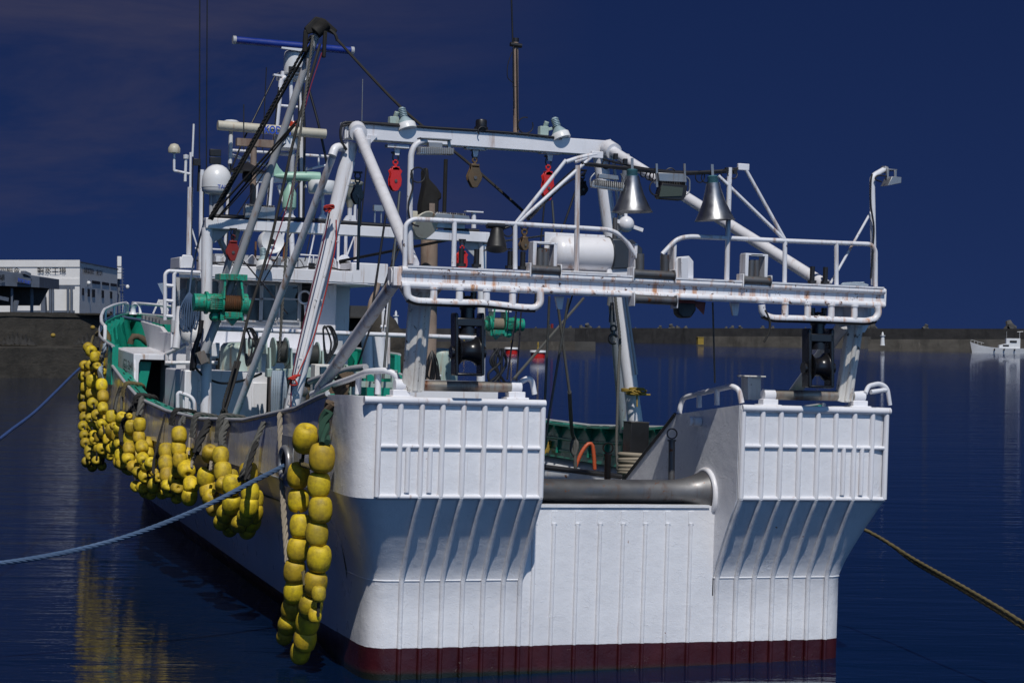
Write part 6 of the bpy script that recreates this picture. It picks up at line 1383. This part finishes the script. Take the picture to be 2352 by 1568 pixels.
# ---- fish market shed in front
t=thing('market_shed',GZ(0,270,zb),'dark blue-grey open market shed with faint signs, far left','building',world=True)
dn=275.; 
def sh(px,py,d=dn): return G(px,py,d)
sd=lambda px:255+(px+300)*(275-255)/390
def shp(px,py,o=0): return G(px,py,sd(px)-o)
b=MB(); yt=lambda px:622+(px)*(14/90.); yb_=lambda px:656+(px)*(4/90.)
rows=[[shp(px,yt(px)) for px in (-300,-100,0,45,90.5)],[shp(px,yb_(px)) for px in (-300,-100,0,45,90.5)]]
b.slab(rows,F*12); rf=wobj('roof_fascia',b,'bgrey',t,flat=True)
b=MB(); b.prism([shp(39,634,.4),shp(71,639,.4),shp(71,652.5,.4),shp(39,648.5,.4)],F*.1); sg_=wobj('sign_board',b,plain('sign_board_paint',(.12,.15,.20),.6) and 'bgrey',t,flat=True)
a=shp(41,645,.6); c=shp(70,648,.6); wtext('安全操業で安全漁港',a,(c-a),(0,0,1),(c-a).length,.55,'blueletter',sg_,-F*.05)
a=shp(-26,645,.6); c=shp(11,645,.6); wtext('魚市場',a,(c-a),(0,0,1),(c-a).length,.9,'blackletter',t,-F*.05)
b=MB(); b.slab([[shp(px,657-3) for px in (-300,0,88)],[shp(px,700) for px in (-300,0,62)]],F*.3); 
for v in b.v: v+=F*7
wobj('back_wall',b,'bdark',t,flat=True)
b=MB()
for px in (-60,-10,27,73): b.bar(shp(px,662,-3),shp(px,720,-3),.4,.4)
b.bar(shp(27,662,-1),shp(27,720,-1),.25,.25); b.bar(shp(37,690,-1),shp(32,718,-1),.9,.25); wobj('column',b,'bgrey',t,flat=True)
b=MB(); b.bar(shp(-5,683,-1),shp(18,688,-1),.4,.5); b.bar(shp(58,632,0),shp(60,625,0),1,1); wobj('roof_vent',b,'bgrey',t,flat=True)
# ---- light mast beside the factory
t=thing('lamp_mast',GZ(272,372,zb),'thin dark mast with lamps and a side camera beside the factory','mast',world=True)
b=MB(); b.bar(G(272,592,372),G(274,722,372),.45,.45); wobj('pole',b,'bgrey',t)
b=MB(); b.bar(G(280,612,372),G(282,722,372),.12,.12)
for y in range(618,720,7): b.bar(G(278,y,372),G(285,y,372),.1,.1)
wobj('ladder',b,'bgrey',t)
b=MB(); 
for y in (595,605,620,634): b.box(G(273,y,371)+V((-.3,-.3,-.5)),G(273,y,371)+V((.4,.3,.5)))
wobj('lamp',b,'bwall',t)
b=MB(); b.bar(G(274,655,371),G(292,655,371),.15,.15); wobj('arm',b,'bgrey',t)
b=MB().ball(G(293,659,371),.35,1.2,10,8); wobj('camera_housing',b,'bwall',t)
# small crane seen above the bow rail
t=thing('harbour_crane',GZ(372,300,zb),'small white crane frame behind the bow rail','crane',world=True)
b=MB()
for a,c in (((352,720),(366,688)),((366,688),(374,720)),((366,690),(384,690)),((372,690),(372,720)),((384,688),(384,722)),((372,704),(384,700)),((372,712),(388,712))): b.bar(G(*a,300),G(*c,300),.25,.25)
wobj('frame',b,'bwall',t)
# ================================================================ sky, sun, camera
wd=bpy.data.worlds.new('World'); sc.world=wd; wd.use_nodes=True; nt=wd.node_tree; nt.nodes.clear()
EL=rad(54); SA=rad(12)          # sun: 54 degrees up, 12 degrees to port of dead astern
sd_=V((-math.sin(SA)*math.cos(EL),-math.cos(SA)*math.cos(EL),math.sin(EL)))
sky=N(nt,'TexSky'); sky.sky_type='NISHITA'; sky.sun_disc=False; sky.sun_elevation=EL; sky.sun_rotation=math.atan2(sd_.x,sd_.y)
sky.air_density=1.0; sky.dust_density=0; sky.ozone_density=4.0
tc=N(nt,'TexCoord').outputs['Generated']
up=N(nt,'VectorMath',operation='ADD'); nt.links.new(tc,up.inputs[0]); up.inputs[1].default_value=(0,0,.30)
nz=N(nt,'VectorMath',operation='NORMALIZE'); nt.links.new(up.outputs[0],nz.inputs[0]); nt.links.new(nz.outputs[0],sky.inputs[0]) if sky.inputs else None
hs=N(nt,'HueSaturation'); hs.inputs['Saturation'].default_value=1.12; nt.links.new(sky.outputs[0],hs.inputs['Color'])
c=hs.outputs[0]
# bright lobe added low astern to fill shade on the stern; other sky darkened
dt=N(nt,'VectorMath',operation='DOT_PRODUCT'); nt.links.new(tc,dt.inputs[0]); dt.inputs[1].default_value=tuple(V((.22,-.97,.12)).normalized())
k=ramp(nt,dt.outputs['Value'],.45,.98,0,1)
c=mix(nt,k,mix(nt,1.0,c,SKYD,'MULTIPLY'),mix(nt,1.0,c,SKYFILL,'MULTIPLY'))
cl=noise(nt,tc,1,7,.62,(2.2,2.2,11.0),.6)
dl=N(nt,'VectorMath',operation='DOT_PRODUCT'); nt.links.new(tc,dl.inputs[0]); dl.inputs[1].default_value=tuple(R)
msk=ramp(nt,dl.outputs['Value'],.04,-.16,0,1)
c=mix(nt,math_(nt,'MULTIPLY',ramp(nt,cl,.44,.70,0,.8),msk),c,CLOUD)
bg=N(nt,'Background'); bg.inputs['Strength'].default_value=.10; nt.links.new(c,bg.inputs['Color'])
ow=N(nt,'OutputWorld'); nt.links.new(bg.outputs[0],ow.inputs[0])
sun=bpy.data.lights.new('sun','SUN'); sun.energy=SUNE; sun.angle=rad(.5); sun.color=(1,.96,.90)
so=bpy.data.objects.new('sun',sun); COL.objects.link(so); so.rotation_euler=(-sd_).to_track_quat('-Z','Y').to_euler()
cam=bpy.data.cameras.new('camera'); co_=bpy.data.objects.new('camera',cam); COL.objects.link(co_); sc.camera=co_
cam.sensor_width=36; cam.lens=36*FX/2352; cam.clip_start=.5; cam.clip_end=40000
co_.matrix_world=Matrix(((Rr.x,Ur.x,-Fp.x,CAM.x),(Rr.y,Ur.y,-Fp.y,CAM.y),(Rr.z,Ur.z,-Fp.z,CAM.z),(0,0,0,1)))
sc.view_settings.view_transform='Standard'; sc.view_settings.look='None'; sc.view_settings.exposure=0; sc.view_settings.gamma=1
sc.cycles.max_bounces=6; sc.cycles.glossy_bounces=4; sc.cycles.diffuse_bounces=3; sc.cycles.caustics_reflective=False
